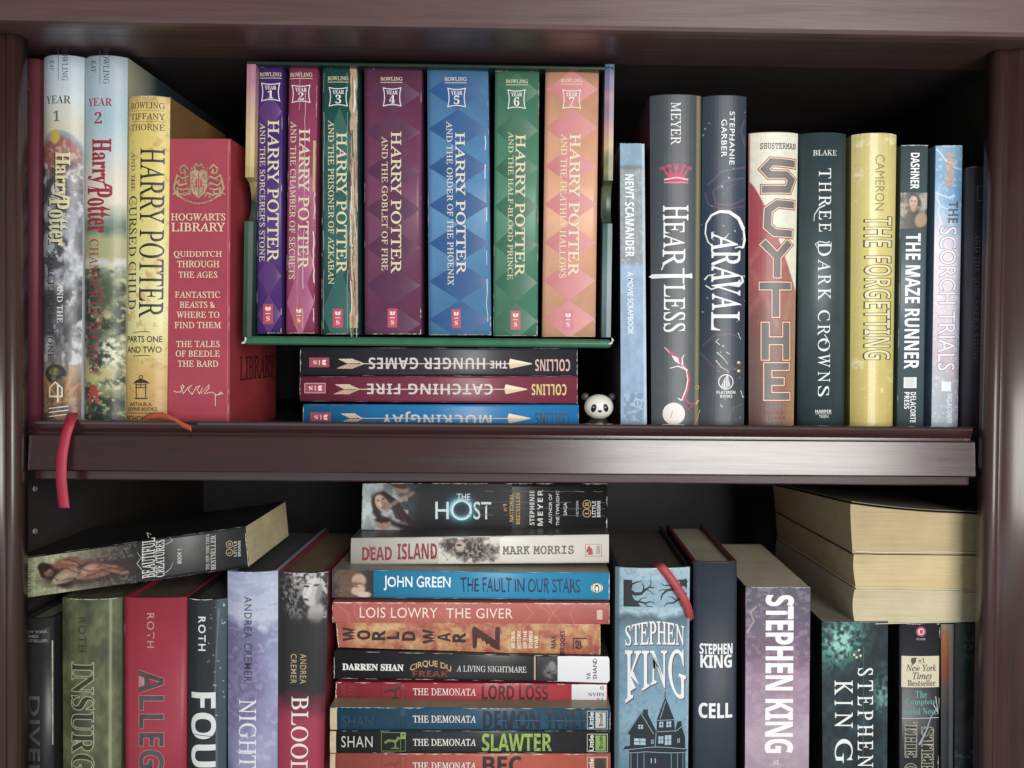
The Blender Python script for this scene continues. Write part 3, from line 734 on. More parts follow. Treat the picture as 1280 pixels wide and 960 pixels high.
HP = 'seven boxed paperbacks inside the green slipcase'
def year(b, x0, y0, x1, y1, n, col):
    k = 1.6; cx, cy = (x0+x1)/2, (y0+y1)/2; pts = []
    for (ax, ay), (bx, by) in (((x0,y0),(x1,y0)), ((x1,y0),(x1,y1)), ((x1,y1),(x0,y1)), ((x0,y1),(x0,y0))):
        mx, my = (ax+bx)/2, (ay+by)/2; mx += np.sign(cx-mx)*k*2; my += np.sign(cy-my)*k*2
        pts += [((1-t)**2*ax+2*t*(1-t)*mx+t*t*bx, (1-t)**2*ay+2*t*(1-t)*my+t*t*by) for t in (0, .25, .5, .75)]
    b.line(pts+[pts[0]], 1.1, col); w = x1-x0
    b.text('YEAR', (x0+w*.18, y0+3.2, x1-w*.18, y0+8.0), 0, 'b', col, .006, straight=True); b.text(n, (cx-w*.16, y0+9, cx+w*.16, y1-3.0), 0, 'b', col, straight=True)
def logo(b, x0, y0, x1, y1, bg='#c4405c', fg='#eed8d6', rot=False):
    b.rect((x0, y0, x1, y1), bg); w, h = x1-x0, y1-y0; cx = (x0+x1)/2
    if not rot:
        for m in (-1, 1): b.poly([(cx+m*.4, y0+h*.17), (cx+m*w*.26, y0+h*.13), (cx+m*w*.26, y0+h*.30), (cx+m*.4, y0+h*.36)], fg)
        b.line([(cx-w*.25, y0+h*.48), (cx+w*.25, y0+h*.48)], .9, fg); b.text('S', (cx-w*.17, y0+h*.60, cx+w*.17, y0+h*.85), 0, 'b', fg, straight=True)
    else:
        cy = (y0+y1)/2
        for m in (-1, 1): b.poly([(x1-w*.19, cy+m*.4), (x1-w*.15, cy+m*h*.26), (x1-w*.32, cy+m*h*.26), (x1-w*.37, cy+m*.4)], fg)
        b.line([(x0+w*.51, cy-h*.25), (x0+w*.51, cy+h*.25)], .9, fg); b.text('S', (x0+w*.2, cy-h*.2, x0+w*.38, cy+h*.2), 180, 'b', fg, straight=True)
def diamonds(b, ys, hh, col, fr=.5):
    TL, TR, BR, BL = b.q
    for y in ys:
        k = (y-TL[1])/(BL[1]-TL[1]); a = TL[0]+(BL[0]-TL[0])*k; c = TR[0]+(BR[0]-TR[0])*k; a += .8; c -= .8
        m = (a+c)/2; y0, y1 = max(TL[1]+1, y-hh), min(BL[1]-1, y+hh); w0 = (hh-(y-y0))/hh*(c-a)/2; w1 = (hh-(y1-y))/hh*(c-a)/2
        b.poly([(m-w0, y0), (m+w0, y0), (c, y), (m+w1, y1), (m-w1, y1), (a, y)] if w0 > .2 or w1 > .2 else [(m, y0), (c, y), (m, y1), (a, y)], col)
def hp(label, q, cover, dark, dys, hh, rw, yr, n, t1, t2, sub, lg, foilc='#d6cba2', wr=(10, 8, 6), lgc='#c4405c', y=0.004, bul=.0012):
    b = Book('paperback_book', label, q, y, .122, bul, cover, group=HP, rough=.36, hard=False, var=.14)
    if dark: diamonds(b, dys, hh, M(dark, .36, 0, .1))
    b.text('ROWLING', rw, 0, 'rb', foilc, straight=True); b.line([(rw[0], rw[3]+2.2), (rw[2], rw[3]+2.2)], .7, foilc)
    year(b, *yr, n, ink('#dcd7d8'))
    b.text('HARRY POTTER', t1, 'cw', 'rb', foilc); b.text(sub, t2, 'cw', 'r', foilc, .004)
    logo(b, *lg, bg=lgc)
    e1 = (len(sub)*7 % 10)/10; b.wear('top', wr[0]-3, 1.0, '#bdb6a8', l=(2, 6), span=(0, .3)); b.wear('top', wr[0]-4, 1.0, '#bdb6a8', l=(2, 6), span=(.72, 1)); b.wear('bottom', wr[0]+3, 1.0, '#c4bdad', l=(3, 12)); b.wear('left', max(1, wr[1]-5), .6, '#a89f93', span=(e1*.6, 1)); b.wear('right', max(2, wr[2]-5), .8, '#b5ac9e', span=(0, 1-e1*.5)); b.wear('right', 3, 1.1, '#cfc8ba', l=(3, 9), span=(.9, 1))
    return b
b = hp('deep purple slim paperback, first in the green slipcase', vq(322.5, 84, 353.5, 321, 417, 352), '#4c2a78', '#562c70', [140, 345, 393], 25, (325, 91, 352, 96), (327.5, 104.5, 350, 126.5), '1', (335, 150.5, 349, 327.5), (325, 154, 332, 327), "AND THE SORCERER'S STONE", (329.5, 380, 342, 405), lgc='#b8404c'); b.done()
b = hp('creased magenta-pink paperback, second in the green slipcase', vq(361.5, 83, 397, 357.5, 417, 393), '#9d3a60', '#ab5279', [235, 330, 378], 47, (363, 91.5, 391, 96.5), (365.5, 107, 388, 128.5), '2', (373.5, 161.5, 387, 337), (362.5, 152, 370, 349), 'AND THE CHAMBER OF SECRETS', (368, 383, 380, 407), wr=(12, 10, 22), lgc='#b8574f')
b.crease(.60, '#cdb2b8', .8); b.crease(.40, '#bb8ea0', .6, seed=8); b.crease(.95, '#cdc0b4', 1.3, (.0, .62), 1, seed=5); b.rect((391.5, 176, 394.5, 240), '#b69a54'); b.done()
b = hp('dark teal battered paperback with a torn right edge', vq(403, 85, 447, 402, 418, 448), '#235650', '#2d6058', [190, 300, 390], 55, (410, 96, 436, 101), (412, 110, 434.5, 133), '3', (421, 166, 434, 342), (410.5, 150.5, 418, 355.5), 'AND THE PRISONER OF AZKABAN', (416.5, 386, 429, 409.5), wr=(14, 12, 10))
rnd = random.Random(3); pts = [(438.5 + rnd.uniform(-1.5, 1.2), 86 + i*8.3) for i in range(40)]; b.poly(pts + [(447.4, 410), (446.2, 86)], M('#b09474', .85, 0, .3, 0, 220))
for i in range(40):
    y = rnd.uniform(90, 400); x = rnd.uniform(438, 445); b.line([(x, y), (x+rnd.uniform(-1.5, 2), y+rnd.uniform(8, 26)), (x+rnd.uniform(-1, 2), y+rnd.uniform(28, 44))], rnd.uniform(.5, 1.6), rnd.choice(['#d9d2c3', '#8b4f45', '#3a4440', '#c9b794', '#93483f']))
b.crease(.72, '#94aba2', .6, seed=4); b.crease(.06, '#9bb0a8', .7, seed=9); b.done()
D4 = [118 + 47.8*i for i in range(0, 7)]
b = hp('wide maroon paperback with a pattern of diamonds', vq(455.5, 86, 527, 456, 418, 526.5), '#713655', '#59254a', D4, 23.9, (476, 97, 503.5, 101.5), (479.5, 110.5, 501.5, 133), '4', (489, 165, 502, 342), (477.5, 171, 485, 338.5), 'AND THE GOBLET OF FIRE', (485, 386, 497, 409.5)); b.done()
b = hp('wide blue paperback with a pattern of diamonds', vq(534, 87, 610, 536, 419, 614), '#4d83b4', '#1f538e', [113.5 + 47.7*i for i in range(7)], 23.85, (556, 97, 583.5, 102), (560, 111, 582, 134), '5', (570, 166, 582, 343), (559, 152, 566.5, 357), 'AND THE ORDER OF THE PHOENIX', (565, 386.5, 576, 410), wr=(14, 8, 12), foilc='#d4d0c0')
b.crease(.94, '#a9c4d8', 1.3, (.05, .75), .8, seed=2); b.done()
b = hp('leaf-green paperback with a pattern of diamonds', vq(619, 89, 674, 616.5, 420, 672), '#4a8668', '#2c684c', [115.5 + 47.6*i for i in range(7)], 23.8, (632.5, 100, 660, 104.5), (635, 113, 656.5, 136), '6', (644, 168.5, 656.5, 345.5), (635, 165, 641.5, 350), 'AND THE HALF-BLOOD PRINCE', (638.5, 388.5, 650.5, 412), wr=(14, 10, 14), lgc='#c25560'); b.done()
b = hp('peach and pink paperback, last in the green slipcase', vq(682, 87, 748.5, 677.5, 421, 744), '#dfa07c', '#cc7676', [112 + 47.8*i for i in range(7)], 23.9, (701, 99, 728, 103.5), (703.5, 113, 725.5, 136), '7', (711, 168, 724.5, 345), (700, 168, 708, 347.5), 'AND THE DEATHLY HALLOWS', (704, 388.5, 716, 412), wr=(4, 4, 4), lgc='#cf6a7e', foilc='#e0d2a6'); b.done()

# ------------------------------------------------------------------ three paperbacks under the slipcase, upside down
HG = 'three upside-down paperbacks stacked under the slipcase'
def hg(label, q, cover, title, tb, auth, ab, ac, ay, hx, fx, lb, the=None, lgbg='#a3374e', edge='#b5a9a0'):
    b = Book('paperback_book', label, q, 0.0, .134, .0008, cover, lying=True, group=HG, rough=.36, hard=False)
    sil = ink('#c9c2bf', .4, .15); au = ink('#d3b894', .4, .2)
    if the: b.text('THE', the, 180, 'SB', sil)
    b.line([(fx[1]-4, ay), (hx[0]+2, ay)], 1.1, au)
    b.text(title, tb, 180, 'SB', sil, -.004, 1.05)
    b.text(auth, ab, 180, 'SB', ac, 0, 1.02)
    b.poly([(hx[0], ay-6.2), (hx[0]-1.5, ay), (hx[0], ay+6.2), (hx[1], ay+.5), (hx[1], ay-.5)], '#d9bf99'); b.poly([(hx[0], ay-6.2), (hx[0]-1.5, ay), (hx[1], ay)], '#e8d9bb')
    x0, x1 = fx
    for m in (-1, 1): b.poly([(x0+(2 if m < 0 else 0), ay+m*6), (x0+20, ay+m*6.2), (x1, ay+m*.6), (x0+13, ay+m*.4)], '#c7a184' if m > 0 else '#d8c2a4')
    for i in range(4):
        for m in (-1, 1): b.line([(x0+6+i*5, ay+m*5.4), (x0+14+i*5, ay+m*.8)], .5, '#7d5a48')
    logo(b, *lb, bg=lgbg, rot=True)
    b.wear('left', 5, 1.2, edge, l=(3, 12)); b.wear('right', 5, 1.2, edge, l=(3, 12)); b.wear('top', 8, .7, '#777078', l=(6, 30)); b.wear('bottom', 6, .6, '#777078', l=(6, 30))
    return b
b = hg('black upside-down paperback with a gold arrow, top of its stack', hq(375.5, 434, 722, 435.5, 469.8, 469.5), '#2b2a31', 'HUNGER GAMES', (461, 447, 606.5, 461.5), 'COLLINS', (669, 449, 712.5, 464), '#cf9f97', 454.6, (637.5, 665), (421, 455), (387, 447, 412, 459), (613, 451, 634, 460.5)); b.done()
b = hg('dark red upside-down paperback with a gold arrow and yellow author name', hq(375, 470.5, 722, 470, 504.5, 501.5), '#7d2b41', 'CATCHING FIRE', (459, 479.5, 616, 493), 'COLLINS', (664.5, 480, 708, 494), '#d3bd6c', 486.5, (632, 659), (417, 449), (381.5, 479, 407, 491)); b.line([(381.5, 479), (407, 479), (407, 491), (381.5, 491), (381.5, 479)], .7, '#d8a8ac'); b.done()
b = hg('bright blue upside-down paperback with a gold arrow, lowest of its stack', hq(379, 505.5, 723.5, 506, 540.5, 537.5), '#1476b8', 'MOCKINGJAY', (477.5, 514.5, 614.5, 531), 'COLLINS', (669, 515.5, 712, 531), '#14335a', 522.8, (636, 663), (424, 454), (388.5, 515.5, 414, 527.5)); b.done()

# ------------------------------------------------------------------ panda figurine
pc = W(748.5, 508.5, .012); pr = 18.3*K*(1+.012/D)
pan = thing('panda_figurine', 'small white-headed panda figurine standing beside the upside-down paperbacks', 'figurine', (pc.x, .012, UF))
hd = ellipsoid('head', pc, (pr, pr*.85, pr*.86), M('#e6e2d6', .35, 0, .04, 0, 80), pan, 32, 20)
bk = M('#1f1e20', .35, 0, .1, 0, 200)
for m in (-1, 1): ellipsoid('ear', (pc.x+m*pr*.92, pc.y+.002, pc.z+pr*.68), (pr*.27, pr*.16, pr*.27), M('#37363a', .4), pan, 16, 10)
def face(name, dx, dz, rx, rz, rot, m):
    v = []; f = []; n = 20
    for i in range(n+1):
        t = 2*math.pi*i/n; r = 0 if i == n else 1
        x = rx*math.cos(t)*r; z = rz*math.sin(t)*r; c, s = math.cos(rot), math.sin(rot); X = dx+x*c-z*s; Z = dz+x*s+z*c
        y = -.85*math.sqrt(max(0, 1-X*X-(Z/.86)**2)); v.append((pc.x+X*pr, pc.y+y*pr-.0003-(.0003 if i == n else 0), pc.z+Z*pr))
    return mesh_obj(name, v, [(i, (i+1) % n, n) for i in range(n)], [m], pan)
face('eye_patch', -.40, -.04, .17, .28, -.25, bk); face('eye_patch', .42, -.02, .17, .28, .25, bk); face('nose', .02, -.24, .13, .09, 0, bk)
for m in (-1, 1): ellipsoid('eye', (pc.x+m*.40*pr, pc.y-.80*pr, pc.z+.02*pr), (.0006, .0004, .0006), M('#d8d8d8', .2), pan, 10, 8)
zbo = pc.z-pr*.72
ellipsoid('body', (pc.x, pc.y+.001, (zbo+UF)/2), (pr*.72, pr*.6, (zbo-UF)/2*1.18), M('#29282b', .35), pan)
for m in (-1, 1): ellipsoid('foot', (pc.x+m*pr*.38, pc.y-pr*.42, UF+.0028), (pr*.28, pr*.3, .0028), M('#222124', .35), pan, 14, 10)

# ------------------------------------------------------------------ upper row, right of the slipcase
b = Book('hardcover_book', 'slim pale blue book with white capitals, just right of the panda', [(775, 179), (805.5, 179.5), (808.5, 530), (776, 530)], -0.002, .15, 0.0, '#7494ad', floor=UF, group=U, side='#2b2c33', hard=True, rough=.42)
def art(X, Y, U_, V):
    n = fbm(X/7, Y/11, 41); n2 = fbm(X/2.5, Y/2.5, 43)
    im = ramp(Y, [(179, '#7099b8'), (205, '#6a90ad'), (209, '#59666c'), (214, '#7d878b'), (328, '#76828a'), (333, '#7f9fbd'), (488, '#7696b8'), (491, '#7696b8')])
    im = im*(.86+.28*n)[..., None]; im = over(im, np.clip((n2-.55)*4, 0, .5)*(Y > 212)*(Y < 331), '#aeb6b6')
    pic = (Y > 491)*(Y < 526)*(X > 779)*(X < 804); im = over(im, pic*1.0, '#5f7f9f'); im = over(im, pic*np.clip((fbm(X/5, Y/5, 6)-.5)*9, 0, .8), '#8fb3d4')
    return over(im, (U_ > .9)*.6, '#b3cade')
b.paint(art)
b.text('NEWT SCAMANDER', (781.5, 218, 792.5, 321), 'cw', 'SB', '#e0e4e4', .004); b.text('A MOVIE SCRAPBOOK', (784.5, 340, 791.5, 418), 'cw', 's', '#dde6ec', .004)
b.ring((797, 504), 5, 1.2, '#9fb8cc'); b.line([(797, 499.5), (797, 508)], 1.2, '#9fb8cc'); b.wear('top', 6, .8, '#b9cfe0'); b.done()

b = Book('hardcover_book', 'charcoal hardcover with a small pink crown and curling branch', vq(812, 120, 877, 814, 531, 874), 0.0, .15, .005, '#3a4248', floor=UF, group=U, rough=.42, side='#5d2433')
b.paint(lambda X, Y, U_, V: over(ramp(Y+fbm(X/20, Y/30, 3)*30, [(120, '#3d454b'), (330, '#474f54'), (530, '#50565a')])*(.94+.12*fbm(X/9, Y/9, 5))[..., None], np.clip((U_-.885)/.02, 0, 1)*np.clip((.975-U_)/.02, 0, 1)*.85, '#8f8452'))
b.text('MEYER', (837.5, 130, 849.5, 183), 'cw', 'r', '#dedfdb')
b.text('\u265B', (823.5, 206, 864, 231), 0, 's', '#c92f60', straight=True); b.line([(829, 226), (844, 223.5), (859, 226)], 1.8, '#efb3c2'); b.disk((844, 211.5), 2.3, '#d8416f'); b.line([(829, 229.6), (859, 229.6)], 1.6, '#e06a8c')
wt = '#e3e4e2'
b.text('H', (828, 258, 859, 276.5), 'cw', 'r', wt, .004); b.text('EA', (828.5, 278, 854.5, 311), 'cw', 'r', wt, .004); b.text('R', (827.5, 312, 855, 334), 'cw', 'r', wt, .004)
b.line([(826, 338), (829, 330), (834, 326)], 1.6, wt, .5)
b.poly([(811, 346.2), (815, 343), (858, 343.5), (864, 342), (864.5, 348.5), (858, 347.5), (815, 348.5)], wt); b.line([(853, 336), (853, 355)], 2, wt)
b.text('LESS', (828.5, 356, 855, 415), 'cw', 'r', wt, .004)
pk = '#c73b66'; ow = '#e8d9d8'
br = [(852, 500), (858, 486), (860, 474), (858, 463), (852, 455), (846, 449), (838, 442), (831, 434)]
b.line(br, 4.2, pk, 1.2); b.line([(x-1.6, y) for x, y in br], 1.6, ow, .6)
b.poly([(831, 434), (839, 440), (848, 447), (850, 456), (843, 453), (838, 446), (835, 440)], pk); b.poly([(838, 444), (846, 447), (848, 455), (842, 451)], ow)
b.line([(858, 463), (853, 460), (846, 457.5), (836, 460)], 2.4, ow, .8); b.line([(852, 455), (851, 448), (854, 443)], 2, ow, .7); b.line([(853, 497), (862, 505), (869, 503), (860, 511), (852, 506), (864, 516)], 1.8, pk, .8); b.line([(850, 500), (846, 497)], 1.4, ow)
b.disk((841, 516.5), 13.8, '#e2ddd6', 30); b.line([(839, 513), (838, 520), (836, 522)], .8, '#8f8a8a'); b.ring((871, 484), 2.2, .8, '#c2ac5d', 14); b.line([(868, 530), (872, 520), (875, 512)], .8, '#c2ac5d'); b.line([(869, 505), (873, 500)], 2, '#d2b35d'); b.done()

b = Book('hardcover_book', 'dark starry blue-grey hardcover with big swash white lettering', vq(878, 121, 933, 874, 531, 930), 0.0, .15, .005, '#2d3a49', floor=UF, group=U, rough=.4)
def art(X, Y, U_, V):
    n = fbm(X/18, Y/24, 51)
    im = ramp(Y+(n-.5)*60, [(120, '#333f4b'), (200, '#33404f'), (300, '#2a3a50'), (400, '#2f3c4b'), (470, '#3c464e'), (530, '#474f54')])
    for p, w in (([(930, 150), (925, 165), (930, 182)], 1.4), ([(884, 232), (900, 216), (930, 210)], 1.6), ([(930, 223), (905, 228), (890, 240), (893, 256), (912, 258), (930, 250)], 1.5), ([(881, 242), (884, 256), (904, 264), (930, 258)], 1.3), ([(902, 246), (908, 236), (920, 230)], 1.1), ([(878, 432), (890, 420), (912, 417), (926, 424)], 1.2), ([(876, 442), (890, 458), (915, 462), (925, 455)], 1.2), ([(927, 505), (914, 510), (909, 522), (912, 530)], 1.3)):
        im = over(im, stroke(X, Y, p, w, 1.2)*.6, '#8f5a78')
    r = np.random.RandomState(4)
    for _ in range(46): im = over(im, blob(X, Y, r.uniform(876, 932), r.uniform(125, 528), *(2*[r.uniform(.5, 1.3)]), 0, .7)*r.uniform(.4, 1), '#c9d0d4')
    return im
b.paint(art, step=1.0)
b.text('STEPHANIE', (910, 141.5, 916.5, 207.5), 'cw', 's', wt, .006, 1.1); b.text('GARBER', (899.8, 151.5, 906.8, 198), 'cw', 's', wt, .006, 1.1)
C = [(888+44*v-2, 0) for v in (0,)]
cv = [(928, 310), (930.5, 300), (929, 287), (922, 274), (910, 266.5), (898, 265.5), (888, 270), (882, 280), (881, 292), (884, 303), (889, 308.5)]
b.line(cv, 3.4, wt, 1.2); b.line(cv[2:8], 5.2, wt, 2); b.line([(928, 310), (923, 309), (917, 311)], 2.6, wt, 1)
b.text('A', (888, 291, 921, 315), 'cw', 'r', wt, .006); b.text('RA', (888, 314, 925, 353), 'cw', 'rb', wt); b.text('VA', (888, 350, 925, 388), 'cw', 'rb', wt); b.text('L', (888, 390, 923, 413), 'cw', 'r', wt, .006)
b.line([(926, 345), (928, 352), (922, 358), (906, 356), (888, 362), (881, 357)], 3.2, wt, 1.2); b.line([(898, 300), (905, 298), (909, 293)], 1.6, wt, .6); b.line([(880, 350), (884, 345), (893, 343)], 2, wt, .8)
for p in ([(898, 431), (893, 427), (897, 423)], [(894, 440), (902, 447), (908, 455)], [(893, 450), (900, 459), (909, 464)], [(921, 416), (925, 424)], [(906, 440), (911, 443)], [(925, 488), (928, 496)]): b.line(p, 1.1, '#cfd3d2', .5)
for y in (451.5, 462): b.rect((920, y, 924, y+3), '#d9c58f')
b.ring((905.5, 477), 9, 1.1, wt); b.poly([(899, 483), (905, 470), (908, 468), (911, 482), (905, 485.5)], '#c9cccb'); b.line([(905.5, 470), (905, 484)], .7, '#39434c'); b.line([(902.5, 477), (902, 483)], .6, '#39434c'); b.line([(908, 473), (908, 483.5)], .6, '#39434c')
b.text('FLATIRON', (894, 488, 917.5, 491.8), 0, 'SB', wt, straight=True); b.text('BOOKS', (898.5, 493, 913.5, 496.5), 0, 'SB', wt, straight=True); b.done()

b = Book('hardcover_book', 'cream and red hardcover with huge angular stacked grey letters', vq(935.5, 167, 997.5, 936, 532, 992), 0.0, .15, .005, '#cfc8ad', floor=UF, group=U, rough=.36, side='#1f2126')
def art(X, Y, U_, V):
    n = fbm(X/5, Y/5, 61)
    im = np.broadcast_to(srgb('#d9d6c0'), X.shape+(3,)).copy()
    curve = 937 + 62*np.clip((Y-228)/150, 0, 2)**.82
    red = np.clip((curve-X)/1.5+.5, 0, 1)
    rc = ramp(Y+(X-960)*.4, [(220, '#a2414c'), (300, '#a83f49'), (345, '#a4504f'), (385, '#8d5250'), (420, '#7b544f'), (470, '#75564f'), (532, '#5f4746')])
    rc = over(rc, np.clip((X-962)/34, 0, 1)*np.clip((Y-290)/90, 0, 1)*.75, '#c08a62'); rc = over(rc, np.clip((X-975)/18, 0, 1)*np.clip((Y-430)/60, 0, 1)*.7, '#b08455')
    im = over(im, red, rc)
    for p in ([(936, 330), (990, 250)], [(936, 390), (996, 300)], [(940, 340), (975, 420), (996, 330)]): im = over(im, stroke(X, Y, p, 5, 6)*.22*red, '#d9a08c')
    return im*(.95+.1*n)[..., None]
b.paint(art)
b.text('SHUSTERMAN', (948.5, 180.5, 994, 188), 0, 'm', '#4a4640', .012, straight=True)
L = [[(992, 206), (962, 204), (954, 213), (960, 220), (981, 220), (988, 226), (983, 238), (951, 238)], [(991, 257), (969, 256), (958, 264), (957, 284), (966, 292), (988, 293)],
     [(952, 304), (969, 322)], [(985, 304), (969, 322), (969, 347)], [(948.5, 358), (986.5, 358)], [(967.5, 358), (967.5, 396)], [(954.5, 404), (954.5, 449)], [(981, 404), (981, 449)], [(954.5, 426), (981, 426)], [(984, 458), (957.5, 458), (957.5, 495), (985, 495)], [(957.5, 476.5), (977, 476.5)]]
for w, c in ((13.2, '#97383b'), (11.0, '#e0cba8'), (8.6, '#9c4a4a'), (7.6, '#6c6765')):
    for p in L:
        e = (w-7.6)/2; q = list(p)
        def ext(a, z): d = math.dist(a, z); return (z[0]+(z[0]-a[0])/d*e, z[1]+(z[1]-a[1])/d*e)
        q[0], q[-1] = ext(p[1], p[0]), ext(p[-2], p[-1])
        b.line([(x, y) for x, y in q], w, c)
b.text('SIMON &', (953, 513, 979, 517.5), 0, 'sb', '#a3564c', straight=True); b.text('SCHUSTER', (951, 520, 981, 524.5), 0, 'sb', '#a3564c', straight=True); b.done()

b = Book('hardcover_book', 'dark slate hardcover with thin spaced white capitals', vq(998.5, 168, 1057.5, 996, 531, 1055), 0.0, .15, .006, '#34464a', floor=UF, group=U, rough=.4, var=.16)
b.text('BLAKE', (1013.5, 189.5, 1043, 196.5), 0, 'b', '#b7bdba', straight=True)
for t, y0, y1, x0, x1 in (('T', 212.5, 225, 1020.5, 1035.5), ('H', 229, 242, 1020.5, 1035.5), ('R', 246, 260, 1020.5, 1035.5), ('E', 264, 276, 1020.5, 1035.5), ('E', 280, 291, 1020.5, 1035.5), ('D', 304, 321, 1019, 1036), ('A', 325, 340, 1019.5, 1035), ('R', 344, 357, 1019.5, 1035), ('K', 361, 376, 1019.5, 1035), ('C', 388, 402, 1019, 1034), ('R', 406, 419, 1019, 1034), ('O', 423, 439, 1019, 1034), ('W', 442, 459, 1019, 1034), ('N', 464, 477, 1019, 1034), ('S', 482, 495, 1019, 1033)): b.text(t, (x0, y0, x1, y1), 'cw', 'r', '#d3d8d5')
b.line([(1028, 258), (1020, 262), (1015, 270), (1014.5, 278)], 1.6, '#d3d8d5', .6); b.line([(1034, 303), (1030, 305), (1021, 303), (1016, 306), (1019, 312)], 1.5, '#d3d8d5', .6); b.line([(1027, 418), (1031, 424), (1028, 430)], 1, '#d3d8d5')
b.text('HARPER', (1016, 511.5, 1036, 515.3), 0, 'SB', '#cfd4d1', straight=True); b.line([(1016, 516.5), (1036, 516.5)], .5, '#cfd4d1'); b.text('TEEN', (1020, 518, 1032, 521.5), 0, 's', '#cfd4d1', straight=True); b.done()

b = Book('hardcover_book', 'shiny yellow hardcover with tall outlined lettering', vq(1064, 169, 1120.5, 1062, 532, 1115.5), 0.0, .15, .0075, '#cdbf62', floor=UF, group=U, rough=.24, coat=.4)
def art(X, Y, U_, V):
    n = fbm(X/8, Y/10, 71); n2 = fbm(X/3, Y/4, 75)
    im = ramp(Y+(n-.5)*50, [(169, '#cdbd74'), (260, '#d6c574'), (400, '#d3c16c'), (532, '#c7b164')])
    for c in ((1071, 220, 5, 7), (1074, 182, 8, 4), (1113, 176, 5, 7), (1070, 455, 6, 7), (1112, 470, 5, 8), (1106, 180, 6, 5), (1098, 487, 3, 6)): im = over(im, blob(X, Y, *c, 0, .8)*np.clip((n2-.45)*8, 0, .85), '#e5ddac')
    return over(im, np.clip((n2-.68)*7, 0, .7), '#e0d68f')
b.paint(art, rough=.24)
b.text('CAMERON', (1089, 196, 1101, 265), 'cw', 's', '#837a52')
for o, c in ((.020, '#453d36'), (-.016, '#e0d59c')):
    b.text('THE', (1076.5, 272, 1112, 310), 'cw', 'SB', c, o, 1.0); b.text('FORGETTING', (1076, 321, 1111, 449.5), 'cw', 'SB', c, o, 1.0)
b.wear('top', 6, 1.3, '#efe9c6'); b.wear('bottom', 5, 1, '#4a432c'); b.done()

b = Book('paperback_book', 'grey-green paperback with white block capitals and a small photo of a youth', vq(1126, 181.5, 1160, 1121, 532, 1154), 0.0, .135, .001, '#4a5c60', floor=UF, group=U, rough=.38, hard=False, var=.12)
b.text('DASHNER', (1137.5, 191.5, 1148.5, 236.5), 'cw', 'SB', '#e9eceb', .003, .95); 
def art(X, Y, U_, V):
    n = fbm(X/5, Y/5, 81); im = ramp(n, [(.3, '#3c332d'), (.5, '#5d5043'), (.7, '#9a9384')])
    im = over(im, blob(X, Y, 1156, 250, 5, 16, 10, .6)*.8, '#b4b1a8'); im = over(im, blob(X, Y, 1143, 280, 15, 17, 0, .3), '#3a3531'); im = over(im, blob(X, Y, 1151, 275, 8, 10, 20, .4), '#a88a70')
    im = over(im, blob(X, Y, 1141, 258, 4, 7, 0, .4), '#b08468'); im = over(im, blob(X, Y, 1141, 251, 7.6, 9.3, 0, .2), '#3a2a22'); im = over(im, blob(X, Y, 1141, 253, 5.4, 8, 0, .25), '#c19a80'); im = over(im, blob(X, Y, 1143, 249, 3, 3, 0, .8)*.5, '#e0bfa5')
    for x in (1138.6, 1143): im = over(im, blob(X, Y, x, 251.5, 1.3, .9, 0, .6)*.8, '#4a342b')
    return over(im, blob(X, Y, 1141, 257.4, 2, .8, 0, .6)*.8, '#8a5148')
b.paint(art, [(1125.6, 241), (1158.8, 241), (1158.2, 286), (1125, 286)], 1.0)
b.text('THE MAZE RUNNER', (1130.5, 292, 1149, 461), 'cw', 'SB', '#e6eae9', .003, .96)
b.rect((1129, 471.5, 1145, 485), '#d9dcd8'); b.rect((1130.2, 472.5, 1142, 484), '#c3cac9')
b.text('DELACORTE', (1137, 490, 1144, 528), 'cw', 'SB', '#dfe3e2'); b.text('PRESS', (1129.5, 490, 1136, 511), 'cw', 'SB', '#dfe3e2'); b.wear('top', 9, 1.1, '#c9cfcd'); b.wear('left', 9, .7, '#93a2a3'); b.done()

b = Book('paperback_book', 'sky-blue and white paperback streaked with lightning, orange author name', vq(1169.5, 182, 1203, 1164, 533, 1197), 0.0, .135, .001, '#7fa0bd', floor=UF, group=U, rough=.36, hard=False)
def art(X, Y, U_, V):
    n = fbm(X/10, Y/18, 91); n2 = fbm(X/3, Y/4, 93)
    im = ramp(Y+(n-.5)*30+(X-1183)*-1.0, [(180, '#6f9dbf'), (230, '#5e93c0'), (262, '#7aa6ca'), (290, '#b9bdd2'), (320, '#d9cfd6'), (400, '#cdbfca'), (450, '#bda8b2'), (475, '#a9a5b4'), (532, '#8ea0ae')])
    im = over(im, np.clip((U_-.78)/.2, 0, 1)*np.clip((Y-290)/60, 0, 1)*.55, '#6f7890')
    for p in ([(1170, 186), (1177, 194), (1181, 201), (1188, 204), (1193, 210), (1201, 212)], [(1169, 241), (1178, 245), (1186, 247), (1193, 245)], [(1170, 246), (1174, 255), (1172, 266), (1176, 280)], [(1176, 258), (1184, 262)]): im = over(im, stroke(X, Y, p, 1.2, 1.4)*.9, '#dfe9f0')
    return over(im, np.clip((n2-.6)*5, 0, .35), '#eee8ec')
b.paint(art)
b.text('DASHNER', (1181, 191.5, 1192, 233.5), 'cw', 'SB', '#cf8f57', .003, .95); b.text('THE', (1184.5, 252, 1197, 279), 'cw', 'SB', '#4d5668', .004)
for o, c in ((.022, '#75687e'), (-.002, '#e2dae2')): b.text('SCORCH TRIALS', (1173, 284, 1194, 463), 'cw', 's', c, o+.004)
b.rect((1176, 477, 1188, 489), '#dadfe2'); b.text('DELACORTE', (1183, 492, 1189, 529), 'cw', 'SB', '#ccd5da'); b.wear('top', 6, 1, '#dbe6ee'); b.done()

